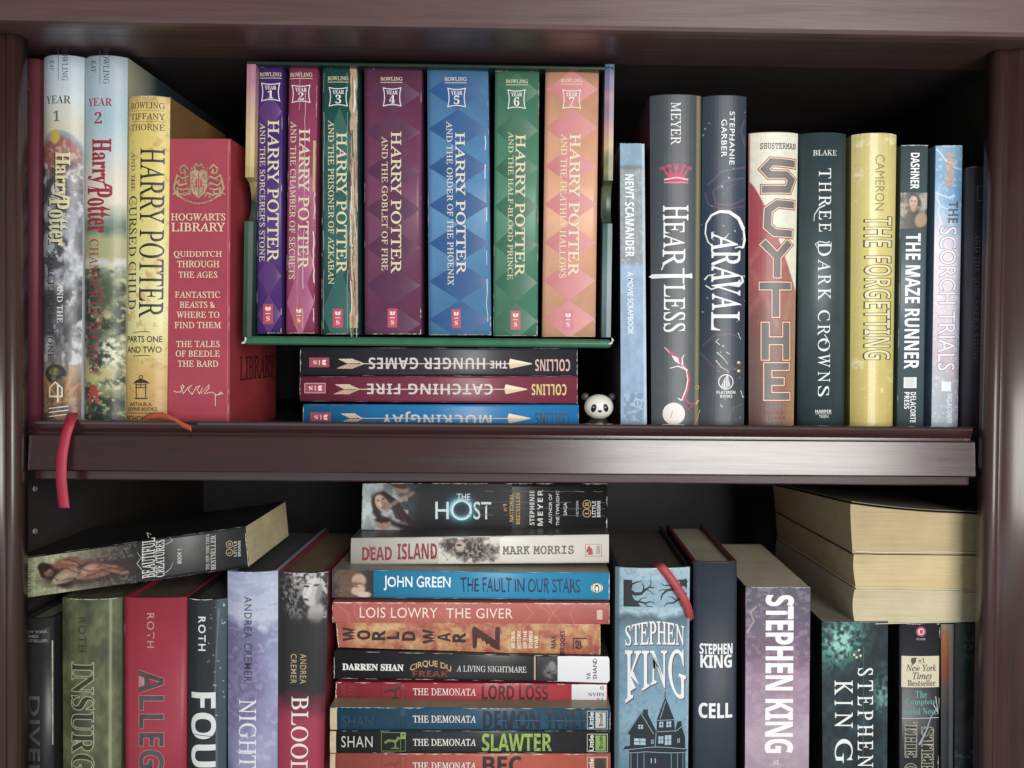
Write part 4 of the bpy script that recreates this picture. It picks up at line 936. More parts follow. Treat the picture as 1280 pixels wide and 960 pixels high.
b = Book('hardcover_book', 'almost black book with dim lettering in the shadow of the right post', vq(1210, 209, 1243, 1205, 533, 1236), -.006, .15, .004, '#3d3b46', floor=UF, group=U, rough=.5)
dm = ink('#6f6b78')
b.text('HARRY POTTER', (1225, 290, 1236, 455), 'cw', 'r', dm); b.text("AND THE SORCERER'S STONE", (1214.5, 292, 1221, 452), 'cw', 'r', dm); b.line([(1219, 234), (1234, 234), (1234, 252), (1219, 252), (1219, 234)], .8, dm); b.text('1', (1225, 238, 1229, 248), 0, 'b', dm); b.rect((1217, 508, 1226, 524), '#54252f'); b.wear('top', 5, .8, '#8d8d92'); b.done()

# ------------------------------------------------------------------ lower row, left
Lw = 'books standing on the lower shelf'
steel = foil('#8f9092', .35)
b = Book('hardcover_book', 'black hardcover with silver lettering at the far left of the lower shelf', vq(30, 771, 68, 31, 960, 68), 0.0, .15, .004, '#29292a', floor=FL, group=Lw, rough=.35, pages='#8c8570')
b.rect((32, 783, 64, 804), '#1f2022')
for t, y in (('NEW YORK', 786), ('TIMES', 791.5), ('BESTSELLER', 797)): b.text(t, (34, y, 62 if t != 'TIMES' else 52, y+3.6), 0, 'sb', '#7f8082', straight=True)
b.line([(66.4, 800), (66.6, 930)], 1.2, foil('#b0ae9e')); b.text('DIVERGENT', (39, 868, 53.5, 1078), 'cw', 's', steel, .012, 1.1); b.done()
b = Book('hardcover_book', 'olive green hardcover with dark embossed lettering', vq(78, 746, 153, 79, 960, 152), 0.0, .15, .0055, '#4f5334', floor=FL, group=Lw, rough=.34, pages='#6e6a55', var=.3)
def art(X, Y, U_, V):
    n = fbm(X/16, Y/30, 101); n2 = fbm(X/6, Y/8, 103)
    im = ramp(n*.7+n2*.3, [(.25, '#3a3d28'), (.5, '#545a38'), (.75, '#747a4c')])
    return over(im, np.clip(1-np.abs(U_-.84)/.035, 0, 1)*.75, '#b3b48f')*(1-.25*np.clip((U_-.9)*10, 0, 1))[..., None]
b.paint(art); b.text('ROTH', (103, 769, 112.5, 812), 'cw', 's', '#33361f', .012, 1.25)
for o, c in ((.022, '#a5a986'), (-.006, '#34371f')): b.text('INSURGENT', (93, 825, 122, 1036), 'cw', 'b', c, o, 1.0)
b.wear('top', 8, 1.2, '#c9c9ac'); b.done()
b = Book('hardcover_book', 'crimson hardcover with dark metallic lettering', vq(155.5, 746, 234, 156.5, 960, 233), 0.0, .15, .003, '#a82c3f', floor=FL, group=Lw, rough=.45, var=.06, pages='#6b5b4c')
b.text('ROTH', (186, 765, 195, 808), 'cw', 's', foil('#d0a0a0'), .004, 1.25)
for o, c in ((.016, foil('#c58a8f', .3)), (0.0, M('#5a4a49', .3, .6, .5, 0, 70))): b.text('ALLEGIANT', (175.5, 836, 207, 1062), 'cw', 'SB', c, o, 1.0)
b.wear('left', 3, 1, '#c8606f'); b.done()
b = Book('hardcover_book', 'black hardcover with bold white lettering and teal right edge', vq(234, 747, 284, 235, 960, 283), 0.0, .15, .004, '#25282b', floor=FL, group=Lw, rough=.35, pages='#4d4d44')
def art(X, Y, U_, V):
    n = fbm(X/6, Y/24, 111); im = ramp(Y, [(747, '#24272a'), (800, '#242a2e'), (960, '#23282d')])*(.9+.2*n)[..., None]
    im = over(im, np.clip((U_-.76+.08*(n-.5))/.05, 0, 1)*.8, '#3a555e'); im = over(im, stroke(X, Y, [(275, 760), (273, 800), (271, 850), (273, 960)], 1.4, 1.6)*.6, '#86a3a8')
    r = np.random.RandomState(9)
    for _ in range(24): im = over(im, blob(X, Y, r.uniform(262, 282), r.uniform(750, 900), *(2*[r.uniform(.5, 1.1)]), 0, .7)*r.uniform(.4, 1), '#d5dfe0')
    return im
b.paint(art, step=1.1); b.text('ROTH', (250.5, 769, 259.5, 811), 'cw', 's', '#dfe1e0', .012, 1.25); b.text('FOUR', (240.5, 863, 272, 992), 'cw', 'SB', '#d8d9d6', .0)
b.line([(241, 915), (272, 918)], .8, '#25282b'); b.wear('top', 4, 1, '#c9d0d0'); b.done()
b = Book('hardcover_book', 'lavender and violet cloudy hardcover with thin black author name', vq(284.5, 713, 348, 285, 960, 347), 0.0, .15, .005, '#8f93b8', floor=FL, group=Lw, rough=.34, pages='#4a4a52')
def art(X, Y, U_, V):
    n = fbm(X/22, Y/26, 121); n2 = fbm(X/8, Y/9, 123)
    im = ramp(Y+(n-.5)*50, [(713, '#a3abc8'), (740, '#a9b2cc'), (772, '#b9bccd'), (784, '#6d6f93'), (820, '#76709a'), (860, '#847ba3'), (910, '#7d7aa5'), (960, '#565a88')])
    im = over(im, np.clip((U_-.5)*1.6, 0, .75)*(Y > 780)*np.clip(n*1.5, 0, 1), '#9fa9cf'); im = over(im, blob(X, Y, 305, 850, 26, 55, 0, .9)*np.clip((n2-.38)*3, 0, .8), '#564577')
    im = over(im, np.clip((n2-.55)*3, 0, .4), '#c3c4d6'); im = over(im, np.clip((fbm(X/25, Y/5, 5)-.5)*5, 0, .5)*(Y < 786), '#8f97ba')
    return over(im, blob(X, Y, 320, 945, 30, 30, 0, 1)*.5, '#b9bbd4')
b.paint(art); b.text('ANDREA CREMER', (308, 743.5, 317.5, 849), 'cw', 's', '#32334a', .006, 1.2)
for o, c in ((.014, '#3f3a58'), (.004, '#dcdae6')): b.text('NIGHTSHADE', (301, 871, 323, 1045), 'cw', 'r', c, o)
b.line([(318, 938), (302, 938), (297, 935)], 1.4, '#dcdae6', .5); b.wear('top', 6, .9, '#c9cde0'); b.done()
b = Book('hardcover_book', 'black and red hardcover with a grey portrait of a blond woman', vq(347.5, 714, 411, 348, 960, 405), 0.0, .15, .004, '#2a2628', floor=FL, group=Lw, rough=.34, side='#8f3038', pages='#7d6752')
def art(X, Y, U_, V):
    n = fbm(X/8, Y/8, 131); n2 = fbm(X/2.6, Y/4, 133)
    im = ramp(Y+(n-.5)*14, [(714, '#2b2829'), (860, '#282526'), (872, '#5e2430'), (900, '#a93048'), (960, '#a82d45')])
    hair = blob(X, Y, 386, 727, 24, 19, 25, .5); im = over(im, hair*np.clip((n2-.34)*3, 0, .95), '#b7b4ae'); im = over(im, blob(X, Y, 368, 748, 13, 28, -20, .7)*np.clip((n2-.45)*5, 0, .8), '#8b8985')
    im = over(im, blob(X, Y, 396, 765, 10, 14, 10, .4)*np.clip(1.3-(Y-752)/30, 0, 1), '#a5a29d'); im = over(im, blob(X, Y, 392, 738, 11, 18, 12, .16), '#b9b6b0')
    im = over(im, blob(X, Y, 386, 736, 5, 12, 12, .6)*.8, '#d6d3cd'); im = over(im, blob(X, Y, 400, 742, 4, 14, 10, .7)*.7, '#706d6a')
    im = over(im, blob(X, Y, 385, 731, 3.6, 1.5, 5, .5), '#35322f'); im = over(im, blob(X, Y, 397, 730, 3.4, 1.5, -5, .5), '#35322f'); im = over(im, stroke(X, Y, [(380, 727.5), (390, 728)], 1.1, .9)*.8, '#4b4845')
    im = over(im, blob(X, Y, 384, 747.5, 3.6, 1.7, 8, .5), '#58524f'); im = over(im, stroke(X, Y, [(387, 731), (382.5, 741), (386, 742.5)], .9, .9)*.6, '#6a6763')
    im = over(im, blob(X, Y, 382, 721, 20, 6, 12, .8)*np.clip((n2-.3)*3, 0, .8), '#cfccc4'); im = over(im, stroke(X, Y, [(404, 716), (408, 745), (406, 770)], 4, 3)*np.clip((n2-.4)*5, 0, .9), '#c9c6bf')
    return over(im, blob(X, Y, 378, 800, 32, 28, 0, .4)*(Y > 772)*.9, '#272425')
b.paint(art, step=.9)
b.text('ANDREA', (377, 815, 384.5, 852), 'cw', 's', '#b59c74', .006, 1.15); b.text('CREMER', (365, 815, 372.5, 852), 'cw', 's', '#b59c74', .006, 1.15)
for o, c in ((.014, '#4a1a22'), (.004, '#e4dad4')): b.text('BLOODROSE', (365, 868, 386.5, 1040), 'cw', 'r', c, o)
b.wear('top', 8, 1.2, '#b8b2aa'); b.done()

b = Book('paperback_book', 'black paperback lying tilted on top of the standing books at left, picture on its spine', [(18, 698), (307, 657.5), (312, 708.5), (22, 749.5)], .0, .104, .0008, '#232324', lying=True, group=None, rough=.34, hard=False, pages='#d8c898')
def art(X, Y, U_, V):
    n = fbm(X/6, Y/6, 141); n2 = fbm(X/2.5, Y/2.5, 143)
    im = ramp(X+(n-.5)*20, [(30, '#a3aa83'), (80, '#a9ac86'), (105, '#7d7a62'), (140, '#4d4439'), (165, '#332e2b'), (180, '#242324')])*(.85+.3*n)[..., None]
    for k in range(7): im = over(im, stroke(X, Y, [(36+k*13, 688+n[0, 0]), (32+k*13, 750)], .7, .7)*.45*(X < 110), '#55573f')
    for k in range(3): im = over(im, stroke(X, Y, [(30, 710+k*14), (120, 697+k*14)], .7, .7)*.45, '#55573f')
    im = over(im, blob(X, Y, 73, 720, 21, 10, 35, .35), '#2d2521'); im = over(im, blob(X, Y, 60, 714, 10, 9, 0, .3), '#33261f'); im = over(im, blob(X, Y, 62, 716, 6, 5, 0, .4), '#b58a6c'); im = over(im, blob(X, Y, 55, 709, 7, 6, 0, .4), '#3b2b21')
    im = over(im, blob(X, Y, 110, 716, 56, 15, -9, .5)*.8, '#3a2a24'); im = over(im, blob(X, Y, 86, 704, 19, 8, -12, .35), '#8a5547'); im = over(im, blob(X, Y, 84, 719, 17, 8, -25, .35), '#9a8168'); im = over(im, blob(X, Y, 76, 723, 12, 5, -30, .5), '#b39a7c')
    im = over(im, blob(X, Y, 122, 715, 26, 6.5, -14, .35), '#8f5d4b'); im = over(im, blob(X, Y, 132, 708, 24, 5, 10, .4), '#6e4238'); im = over(im, blob(X, Y, 112, 711, 12, 5, -20, .5), '#b0806a'); im = over(im, stroke(X, Y, [(98, 722), (128, 709), (152, 716), (160, 715)], 4, 2)*.8, '#a06e58')
    for p in ([(70, 712), (84, 710), (100, 716)], [(76, 726), (92, 722), (104, 728)], [(98, 708), (112, 714), (140, 710)], [(66, 720), (74, 726)], [(84, 698), (96, 702), (104, 708)], [(108, 720), (130, 713), (150, 718)]): im = over(im, stroke(X, Y, p, 1.1, 1.0)*.75, '#32211c')
    for p in ([(96, 704), (78, 702)], [(88, 716), (96, 720)], [(112, 710), (124, 711)], [(130, 706), (146, 708)]): im = over(im, stroke(X, Y, p, 1.6, 2)*.5, '#d3a88c')
    im = im*(.82+.36*n2)[..., None]
    return over(im, np.clip((n2-.5)*5, 0, .7)*(X > 115)*(X < 170)*((Y < 702-.14*(X-120)) | (Y > 724-.14*(X-120))), '#77726a')
b.paint(art, [(30, 698.5), (186, 676.5), (188, 725), (32, 747)], .95)
b.text('STOHL', (34, 711, 40, 740), 'ccw', 'b', '#6b6a58')
b.text('BEAUTIFUL', (178, 673, 194, 722), 'ccw', 'r', '#d9d8cf', .012); b.text('CREATURES', (195, 675, 206, 721), 'ccw', 'r', '#d9d8cf', .012)
for p in ([(178, 712), (172, 704), (177, 697), (172, 690)], [(208, 680), (216, 676), (212, 671)], [(207, 716), (214, 710), (217, 702)], [(186, 672), (184, 666), (189, 668)]): b.line(p, .9, '#b9b8b0', .4)
b.text('BOOK 1', (222.5, 686, 227.5, 704), 'ccw', 'SB', '#c9c8c0', straight=True)
b.text('THE NEW YORK TIMES', (258, 668, 262, 712), 'ccw', 'r', '#c5c4bc', .006); b.text('BESTSELLER', (264, 669, 270, 712), 'ccw', 'r', '#c9c8c0', .01)
for y in (682, 692): b.ring((287.5, y-2), 4.2, .9, '#b39c6b', 18)
b.text('L', (285.5, 688, 289.5, 692), 'ccw', 'b', '#b39c6b', straight=True); b.text('B', (285.5, 678, 289.5, 682), 'ccw', 'b', '#b39c6b', straight=True)
b.text('LITTLE', (293, 676, 296.5, 695), 'ccw', 'SB', '#b9b8b0'); b.text('BROWN', (298, 676, 301.5, 695), 'ccw', 'SB', '#b9b8b0')
b.wear('top', 14, .9, '#6b6a68'); b.wear('bottom', 8, .9, '#5d5c5a'); b.wear('right', 7, 1.3, '#d6cdb4'); b.done()

# ------------------------------------------------------------------ the pile of lying paperbacks in the middle
G = 'paperbacks lying in the middle pile'
def lie(label, q, y, cover, depth=.108, **k):
    kw = dict(lying=True, group=G, rough=.36, hard=False, depth=depth, bulge=.0008); kw.update(k)
    return Book('paperback_book', label, q, y, cover=cover, **kw)
b = lie('thick black creased paperback with a blue glow round its title, top of the pile', hq(453.5, 603.5, 759, 604, 667.5, 662.5, 452), .040, '#1d1e20')
def art(X, Y, U_, V):
    n = fbm(X/14, Y/10, 151); n2 = fbm(X/2.2, Y/5, 153)
    im = ramp(X+(n-.5)*30, [(453, '#a9b3b5'), (480, '#7d888b'), (505, '#45494b'), (522, '#202223'), (534, '#1d1e20')])
    im = over(im, np.clip((fbm(X/11, Y/8, 157)-.45)*4, 0, .6)*(X < 510), '#cfd6d6')
    for i in range(9): im = over(im, stroke(X, Y, [(470+i*1.2, 619-i*.3), (480+i*2.2, 616+i*1.6), (490+i*2, 628+i*1.8), (496+i*3, 646+i*1.2)], 4.2, 2.5)*.85, ['#33241f', '#48322a', '#2a1d19'][i % 3])
    im = over(im, blob(X, Y, 470, 633, 4.5, 15, -14, .5), '#3a2923'); im = over(im, stroke(X, Y, [(469, 640), (480, 650), (500, 657), (520, 660)], 6, 4)*.9, '#2f211d')
    im = over(im, blob(X, Y, 476.5, 628, 7.2, 10.5, -22, .22), '#b8937c'); im = over(im, blob(X, Y, 475, 626, 4.4, 7, -22, .7)*.7, '#dcc0aa'); im = over(im, blob(X, Y, 481, 632, 3.2, 8, -22, .7)*.6, '#7d5846')
    for c in ((473.2, 625.8), (479.2, 623.8)): im = over(im, blob(X, Y, *c, 2.0, .9, -20, .7)*.85, '#3f2b25'); im = over(im, stroke(X, Y, [(c[0]-2, c[1]-1.8), (c[0]+2, c[1]-2.6)], .8, .8)*.6, '#4b342b')
    im = over(im, stroke(X, Y, [(476.8, 626), (477.6, 630.4)], 1, 1)*.5, '#8a6450'); im = over(im, blob(X, Y, 478.8, 634, 2.5, 1.1, -20, .7)*.9, '#8f4c46')
    im = over(im, blob(X, Y, 503, 611, 9, 5.5, 15, .4), '#a37a64'); im = over(im, blob(X, Y, 500, 606.5, 11, 4, 12, .4), '#4b342b'); im = over(im, blob(X, Y, 503, 611, 1.6, .8, 0, .7)*.7, '#4b342b')
    im = over(im, blob(X, Y, 480, 655, 9, 6.5, 0, .3), '#a38470'); im = over(im, blob(X, Y, 479, 649.5, 10, 3.6, 0, .4), '#3a2a24'); im = over(im, blob(X, Y, 477, 654, 1.6, .7, 0, .7)*.7, '#4b342b'); im = over(im, blob(X, Y, 483.5, 654, 1.6, .7, 0, .7)*.7, '#4b342b')
    im = over(im, stroke(X, Y, [(488, 632), (500, 624), (510, 620), (516, 616)], 4.5, 2.5)*.75, '#a98471')
    r = np.hypot((X-577)/1.15, Y-636); im = over(im, np.exp(-((r-12)/7)**2)*.85, '#2f7f9c'); im = over(im, np.exp(-((r-11.5)/2.2)**2)*.9*(X < 590), '#a9e0ea'); im = over(im, np.exp(-(r/8)**2)*.6, '#173a48')
    return im
b.paint(art, [(454, 604.5), (640, 604.8), (640, 664.5), (453, 661.8)], 1.0)
b.text('THE', (571, 617, 588, 624.5), 0, 's', '#dfe6e7', .004); b.text('H', (544.5, 627, 561, 648.5), 0, 's', '#cfdadc', .004); b.ring((577, 637.5), 11.5, 2.2, '#d5ecf0', 30); b.text('ST', (592, 627, 614, 649), 0, 's', '#cfdadc', .004)
gd = '#c99d5a'
b.text('#1', (629, 630, 634, 639), 'ccw', 'SB', gd); b.text('NATIONAL', (637, 617, 642, 652), 'ccw', 'SB', gd); b.text('BESTSELLER', (645, 615, 650, 655), 'ccw', 'SB', gd)
w2 = '#d3d5d2'
b.text('STEPHENIE', (662, 613, 668, 656), 'ccw', 'SB', w2, 0, 1.1); b.text('MEYER', (672, 612, 678.5, 657), 'ccw', 'SB', w2, 0, 1.2)
b.text('AUTHOR OF', (686, 617, 690, 654), 'ccw', 's', w2, .008); b.text('THE TWILIGHT', (695, 613, 699, 657), 'ccw', 's', w2, .008); b.text('SAGA', (704.5, 628, 708.5, 644), 'ccw', 's', w2, .008)
for y in (630, 641): b.ring((733.5, y), 5, .9, gd, 18)
b.text('L', (731, 638, 736, 643), 'ccw', 'b', gd); b.text('B', (731, 627.5, 736, 632.5), 'ccw', 'b', gd); b.text('LITTLE', (740, 626, 744.5, 646), 'ccw', 'SB', w2); b.text('BROWN', (746, 626, 750.5, 646), 'ccw', 'SB', w2); b.text('FICTION', (720, 626, 723, 645), 'ccw', 'SB', '#a9a9a6')
for a, s in ((.62, 1), (.36, 4), (.5, 7)): b.crease(a, '#63686a', .5, (.4, .99), .5, s)
b.crease(.84, '#7d6a60', .6, (.5, .98), .6, 12)
b.wear('top', 22, 1.3, '#c9c3b4'); b.wear('bottom', 10, 1, '#b9b3a6', (.5, 1)); b.rect((625, 661.2, 673, 663.8), '#c9b7a8'); b.rect((678, 663.2, 716, 664.4), '#b9b7ae'); b.wear('right', 8, 1.6, '#cfcabb', l=(3, 14)); b.wear('left', 5, 1.4, '#c9c6bb'); b.done()

b = lie('white paperback with red horror lettering and a dark splattered picture', hq(439, 672.5, 761, 668, 703.5, 706, 438.5), .012, '#d6d2c5', depth=.128, var=.05, side='#4b4844')
b.text('DEAD', (453, 683.5, 490, 700), 0, 'SB', '#93303a', .006); b.text('ISLAND', (497, 679, 546.5, 699), 0, 'SB', '#93303a', .006)
rnd = random.Random(11)
for i in range(22): x = rnd.uniform(453, 546); b.line([(x, rnd.uniform(682, 698)), (x+rnd.uniform(-2, 2), rnd.uniform(680, 702))], 1.1, '#93303a', .3)
def art(X, Y, U_, V):
    n = fbm(X/7, Y/7, 161); n2 = fbm(X/2.4, Y/2.4, 163); im = np.broadcast_to(srgb('#d6d2c5'), X.shape+(3,)).copy()
    m = np.clip(blob(X, Y, 587, 686, 27, 12, 8, 1.2)*1.9-.2+(n-.5)*2.6+(n2-.5)*1.0, 0, 1)*blob(X, Y, 587, 687, 40, 22, 0, .2); im = over(im, m, '#3b3532'); im = over(im, m*np.clip((n2-.5)*7, 0, 1), '#9d958a'); im = over(im, m*np.clip((fbm(X/5, Y/5, 17)-.58)*7, 0, .8), '#6a3330')
    im = over(im, blob(X, Y, 575, 682, 6, 7, 0, .5)*m, '#b7a898'); return over(im, blob(X, Y, 574, 681, 3.2, 1.4, 0, .5)*.9, '#262120')
b.paint(art, [(548, 672), (625, 671), (625, 703.5), (548, 704.2)], .9)
b.text('MARK MORRIS', (628.5, 682, 717, 692.5), 0, 'm', '#6d6a64', .012, 1.05)
b.line([(732, 680), (752, 680), (752, 695), (732, 695), (732, 680)], .6, '#b08a86'); b.text('\u265E', (733, 682, 741, 693), 0, 's', '#b5303c'); b.rect((746, 682, 750, 692), '#9d9a92'); b.wear('top', 8, .7, '#8d8a80'); b.wear('bottom', 6, .7, '#9b978c'); b.done()

b = lie('bright blue paperback with white and dark handwritten lettering and a couple at its left end', hq(415.5, 712, 762, 716, 750, 747), -.004, '#1f86b4', depth=.13, var=.05, side='#8f7d6c')
def art(X, Y, U_, V):
    n2 = fbm(X/3, Y/3, 173); im = ramp(U_+(n2-.5)*.3, [(0, '#3d2e29'), (.5, '#5b463b'), (1, '#2c2523')])
    im = over(im, blob(X, Y, 434, 721, 19, 10, -8, .3)*np.clip((n2-.1)*2, 0, 1), '#6b4c38'); im = over(im, blob(X, Y, 449, 725, 9, 8, 10, .3), '#b8937b'); im = over(im, blob(X, Y, 438, 737, 19, 9, -15, .3)*np.clip((n2-.1)*2, 0, 1), '#74583f'); im = over(im, blob(X, Y, 448, 737, 9, 6, -20, .3), '#c7a188'); im = over(im, blob(X, Y, 455, 743, 9, 4, 0, .5), '#cdb5a2'); im = over(im, stroke(X, Y, [(443, 729), (447, 730.5)], 1.2, .8), '#4a342b'); return over(im, stroke(X, Y, [(444, 733), (448, 733)], 1.2, .8), '#5a4034')
b.paint(art, [(416, 712.5), (467, 713), (467, 746.5), (416, 746)], .9)
def wob(u, w): return (u+.004*math.sin(5*w+u*40), w+.07*math.sin(u*37)*(w-.3))
b.text('JOHN GREEN', (480, 720.5, 563, 737.5), 0, 's', '#e6eef0', .012, 1.0, wob); b.text('THE FAULT IN OUR STARS', (576, 722.5, 725, 740), 0, 's', '#143252', .008, 1.0, wob)
b.disk((746, 734.5), 7.6, '#d6d2c2', ry=6.4); b.ring((746, 734.5), 6.2, .9, '#7d6a48'); b.poly([(743.5, 739), (743, 734), (744.5, 730.5), (747.5, 730.5), (749, 734), (748.5, 739)], '#2b2b2b'); b.disk((746, 735.5), 1.8, '#e6e2d6', ry=3)
b.wear('top', 6, .7, '#79b4cf'); b.wear('bottom', 6, .7, '#79b4cf'); b.wear('right', 4, 1, '#cfe0e6'); b.done()

b = lie('salmon red paperback with thin cream capitals and faint lines', hq(415.5, 752.5, 762, 754, 780, 778), -.008, '#b5574e', depth=.13)
def art(X, Y, U_, V):
    n = fbm(X/18, Y/9, 181); im = ramp(X+(n-.5)*60, [(415, '#b3524c'), (560, '#bf6053'), (700, '#b9564c'), (762, '#a94b45')])
    r = np.random.RandomState(2)
    for _ in range(16):
        x = r.uniform(415, 755); im = over(im, stroke(X, Y, [(x, 780), (x+r.uniform(-14, 14), 766), (x+r.uniform(-24, 24), 752)], .8, .8)*.5, '#d99a80')
    return im
b.paint(art); b.text('LOIS LOWRY', (450, 759, 547, 772), 0, 's', '#e6d3b9', .0, 1.05); b.text('THE GIVER', (558, 760, 641, 772.5), 0, 's', '#e6d3b9', .0, 1.05)
b.rect((746, 762, 753, 774), '#d3a596'); b.wear('top', 24, 1.4, '#d9c9b8', l=(4, 30)); b.wear('right', 5, 1, '#d9c9b8'); b.wear('left', 4, 1, '#d9c9b8'); b.done()

b = lie('mottled orange paperback with rotated dark capitals and a huge letter Z', hq(420, 777, 750.5, 780, 819.5, 809, 423), -.006, '#c27a3c')
def art(X, Y, U_, V):
    n = fbm(X/12, Y/9, 191); n2 = fbm(X/5, Y/5, 193); return over(ramp(n*.65+n2*.35, [(.25, '#98443a'), (.42, '#b36146'), (.55, '#c08554'), (.72, '#cda674')]), np.clip((.09-U_)/.06, 0, 1)*.7, '#a93f3a')
b.paint(art)
wk = '#33231d'
for t, x0, x1, ym_, h_ in (('W', 429, 444.5, 792.3, 8.4), ('O', 447, 463, 793.2, 5.6), ('R', 465.5, 481.5, 793.7, 5.7), ('L', 484, 499, 794, 4.2), ('D', 503, 519, 794.5, 5.5), ('W', 529, 544.5, 795.2, 8.6), ('A', 547, 563.5, 796, 5.6), ('R', 566, 582, 796.5, 5.6)): b.text(t, (x0, ym_-h_, x1, ym_+h_), 'ccw', 'SB', wk, .004 if t == 'A' else .022, straight=True)
b.poly([(590.3, 785), (592, 783), (595, 783.4), (619, 799.5), (619, 785), (621, 783), (624, 783), (625.2, 786), (624.6, 813), (614, 808), (611, 804), (608, 806), (606, 800.5), (603, 801), (601, 796.5), (599, 798), (597, 796), (596, 808), (594, 810.5), (591, 809.5)], '#4a1f1a')
for t, x in (('AN ORAL', 639), ('HISTORY', 646.5), ('OF THE', 654), ('ZOMBIE', 661), ('WAR', 668)): b.text(t, (x, 788 if t != 'WAR' else 794, x+4.6, 810), 'ccw', 'SB', '#e8d9b8', .003)
b.text('MAX', (689, 794, 695, 810), 'ccw', 'SB', wk); b.text('BROOKS', (700, 788, 706, 817), 'ccw', 'SB', wk)
b.line([(716.5, 813), (716.5, 797.5), (734, 797.5)], 1.3, wk); b.text('B', (719, 800, 727, 811), 0, 'f', wk, .01); b.rect((735.5, 797, 740.5, 815), '#a9502f'); b.wear('left', 8, 2, '#dac6a2', l=(3, 12)); b.wear('bottom', 10, 1, '#d9bd8a'); b.wear('top', 10, .9, '#d9bd8a'); b.wear('right', 7, 1.2, '#e0cba0'); b.done()

b = lie('black paperback with white slab lettering and a white library sticker at its right end', hq(418, 813.5, 761, 820.5, 853, 848, 417), -.010, '#262527')
b.text('DARREN SHAN', (428.5, 829.5, 504.5, 837.5), 0, 'b', '#dddcd6', .022, .98)
b.text('CIRQUE DU', (513, 825, 564, 840.5), 0, 's', '#c9a469', .012, 1.0, lambda u, w: (u, w*.55+.45*(1-(2*u-1)**2))); b.text('FREAK', (516, 838, 560, 845.5), 0, 'SB', '#8d2f35', .008)
for i in range(8): b.line([(517+i*5.5, 838), (518+i*5.5, 846)], .6, '#262527')
b.text('A LIVING NIGHTMARE', (571, 832, 658, 839.5), 0, 'r', '#cfcdc6', .004, 1.0)
b.rect((667.5, 820, 669.5, 849.5), '#b39f7a')
b.paint(lambda X, Y, U_, V: over(over(np.broadcast_to(srgb('#2a2a2c'), X.shape+(3,)).copy(), blob(X, Y, 688, 838, 9, 11, 0, .6)*np.clip((fbm(X/4, Y/4, 5)-.25)*3, 0, 1), '#6d6d70'), blob(X, Y, 690, 832, 4.5, 6, 0, .5)*.7, '#8d8d8f'), [(671, 821), (696.5, 821), (696.5, 851), (671, 850.5)], 1)
b.wear('top', 16, .9, '#a9a59a'); b.wear('bottom', 16, 1, '#a9a59a'); b.wear('left', 8, 1.5, '#c2bcad'); 
pts = [(697, 820), (759.5, 820.5), (761.5, 823), (762, 850), (759, 853.5), (697, 851.5)]; b.poly(pts, M('#d9dadc', .3, 0, .03)); 
b.text('YA', (733, 840, 738, 849), 'ccw', 'SB', '#333436'); b.text('SHAN', (741, 827.5, 746, 848.5), 'ccw', 's', '#333436', .014); b.text('D', (741, 823, 746, 827), 'ccw', 's', '#333436', .014); b.done()

DM = dict(depth=.108)
def demon(label, q, y, cover, title, tb, tc, num, ncol, lc='#3a3032', scol=None, side=None):
    b = lie(label, q, y, cover, var=.14, side=side); q0 = b.q; ym = (q0[0][1]+q0[3][1])/2; hh = (q0[3][1]-q0[0][1])/2
    sc = scol or lc
    x = 477; b.line([(x, ym-hh*.82), (x+30, ym-hh*.82), (x+30, ym+hh*.82), (x, ym+hh*.82), (x, ym-hh*.82)], .7, lc)
    b.line([(x+4, ym+1), (x+9, ym-2), (x+18, ym-1), (x+21, ym-5), (x+24, ym-4)], 3, lc); b.line([(x+17, ym-1), (x+18, ym+7), (x+13, ym+8), (x+22, ym+8)], 2, lc); b.line([(x+24, ym-hh*.2), (x+24, ym+hh*.7)], .8, lc)
    b.rect((x+24, ym-hh*.8, x+30, ym-hh*.28), ncol); b.text(num, (x+25.3, ym-hh*.75, x+28.7, ym-hh*.34), 'ccw', 'SB', cover if ncol != cover else lc)
    b.text('THE DEMONATA', (516.5, ym-4, 595, ym+4.6), 0, 'r', '#dcd4cb', .014, 1.0); b.text(title, tb, 0, 'SB', tc, .005, .95)
    return b
b = demon('bright red paperback with dark lettering and a white sticker wrapped round its right end', hq(420, 852.5, 759, 855, 878, 875.5, 419), -.004, '#b3313d', 'LORD LOSS', (602.5, 856.5, 685, 874), '#5b2028', '1', '#8d2a33')
b.text('DARREN', (427, 855, 433, 874), 'ccw', 'sb', '#8d2a33'); b.text('SHAN', (436, 855, 446, 874), 'ccw', 'r', '#8d2a33', .01)
b.rect((714.5, 855.5, 758, 877.5), M('#d5d6d8', .3, 0, .03)); b.text('YA', (746, 872, 755, 876), 180, 'b', '#3b3c3e'); b.text('SHAN', (735, 865, 755, 869.5), 180, 'b', '#3b3c3e'); b.text('D', (750, 857, 755, 861.5), 180, 'b', '#3b3c3e')
b.wear('top', 14, 1, '#d9c3b4'); b.wear('bottom', 12, 1, '#d9c3b4'); b.wear('left', 12, 2.2, '#dac9b4', l=(3, 10)); b.done()
b = demon('dark blue paperback with near-black lettering and worn cream left end', hq(412.5, 883.5, 763, 885.5, 912.3, 912.3), -.020, '#1d4a66', 'DEMON THIEF', (604, 888, 735, 911), '#222834', '2', '#1d4a66', '#22303c', side='#8d7d62')
b.text('SHAN', (428, 894, 467, 908), 0, 's', '#22364a', .014)
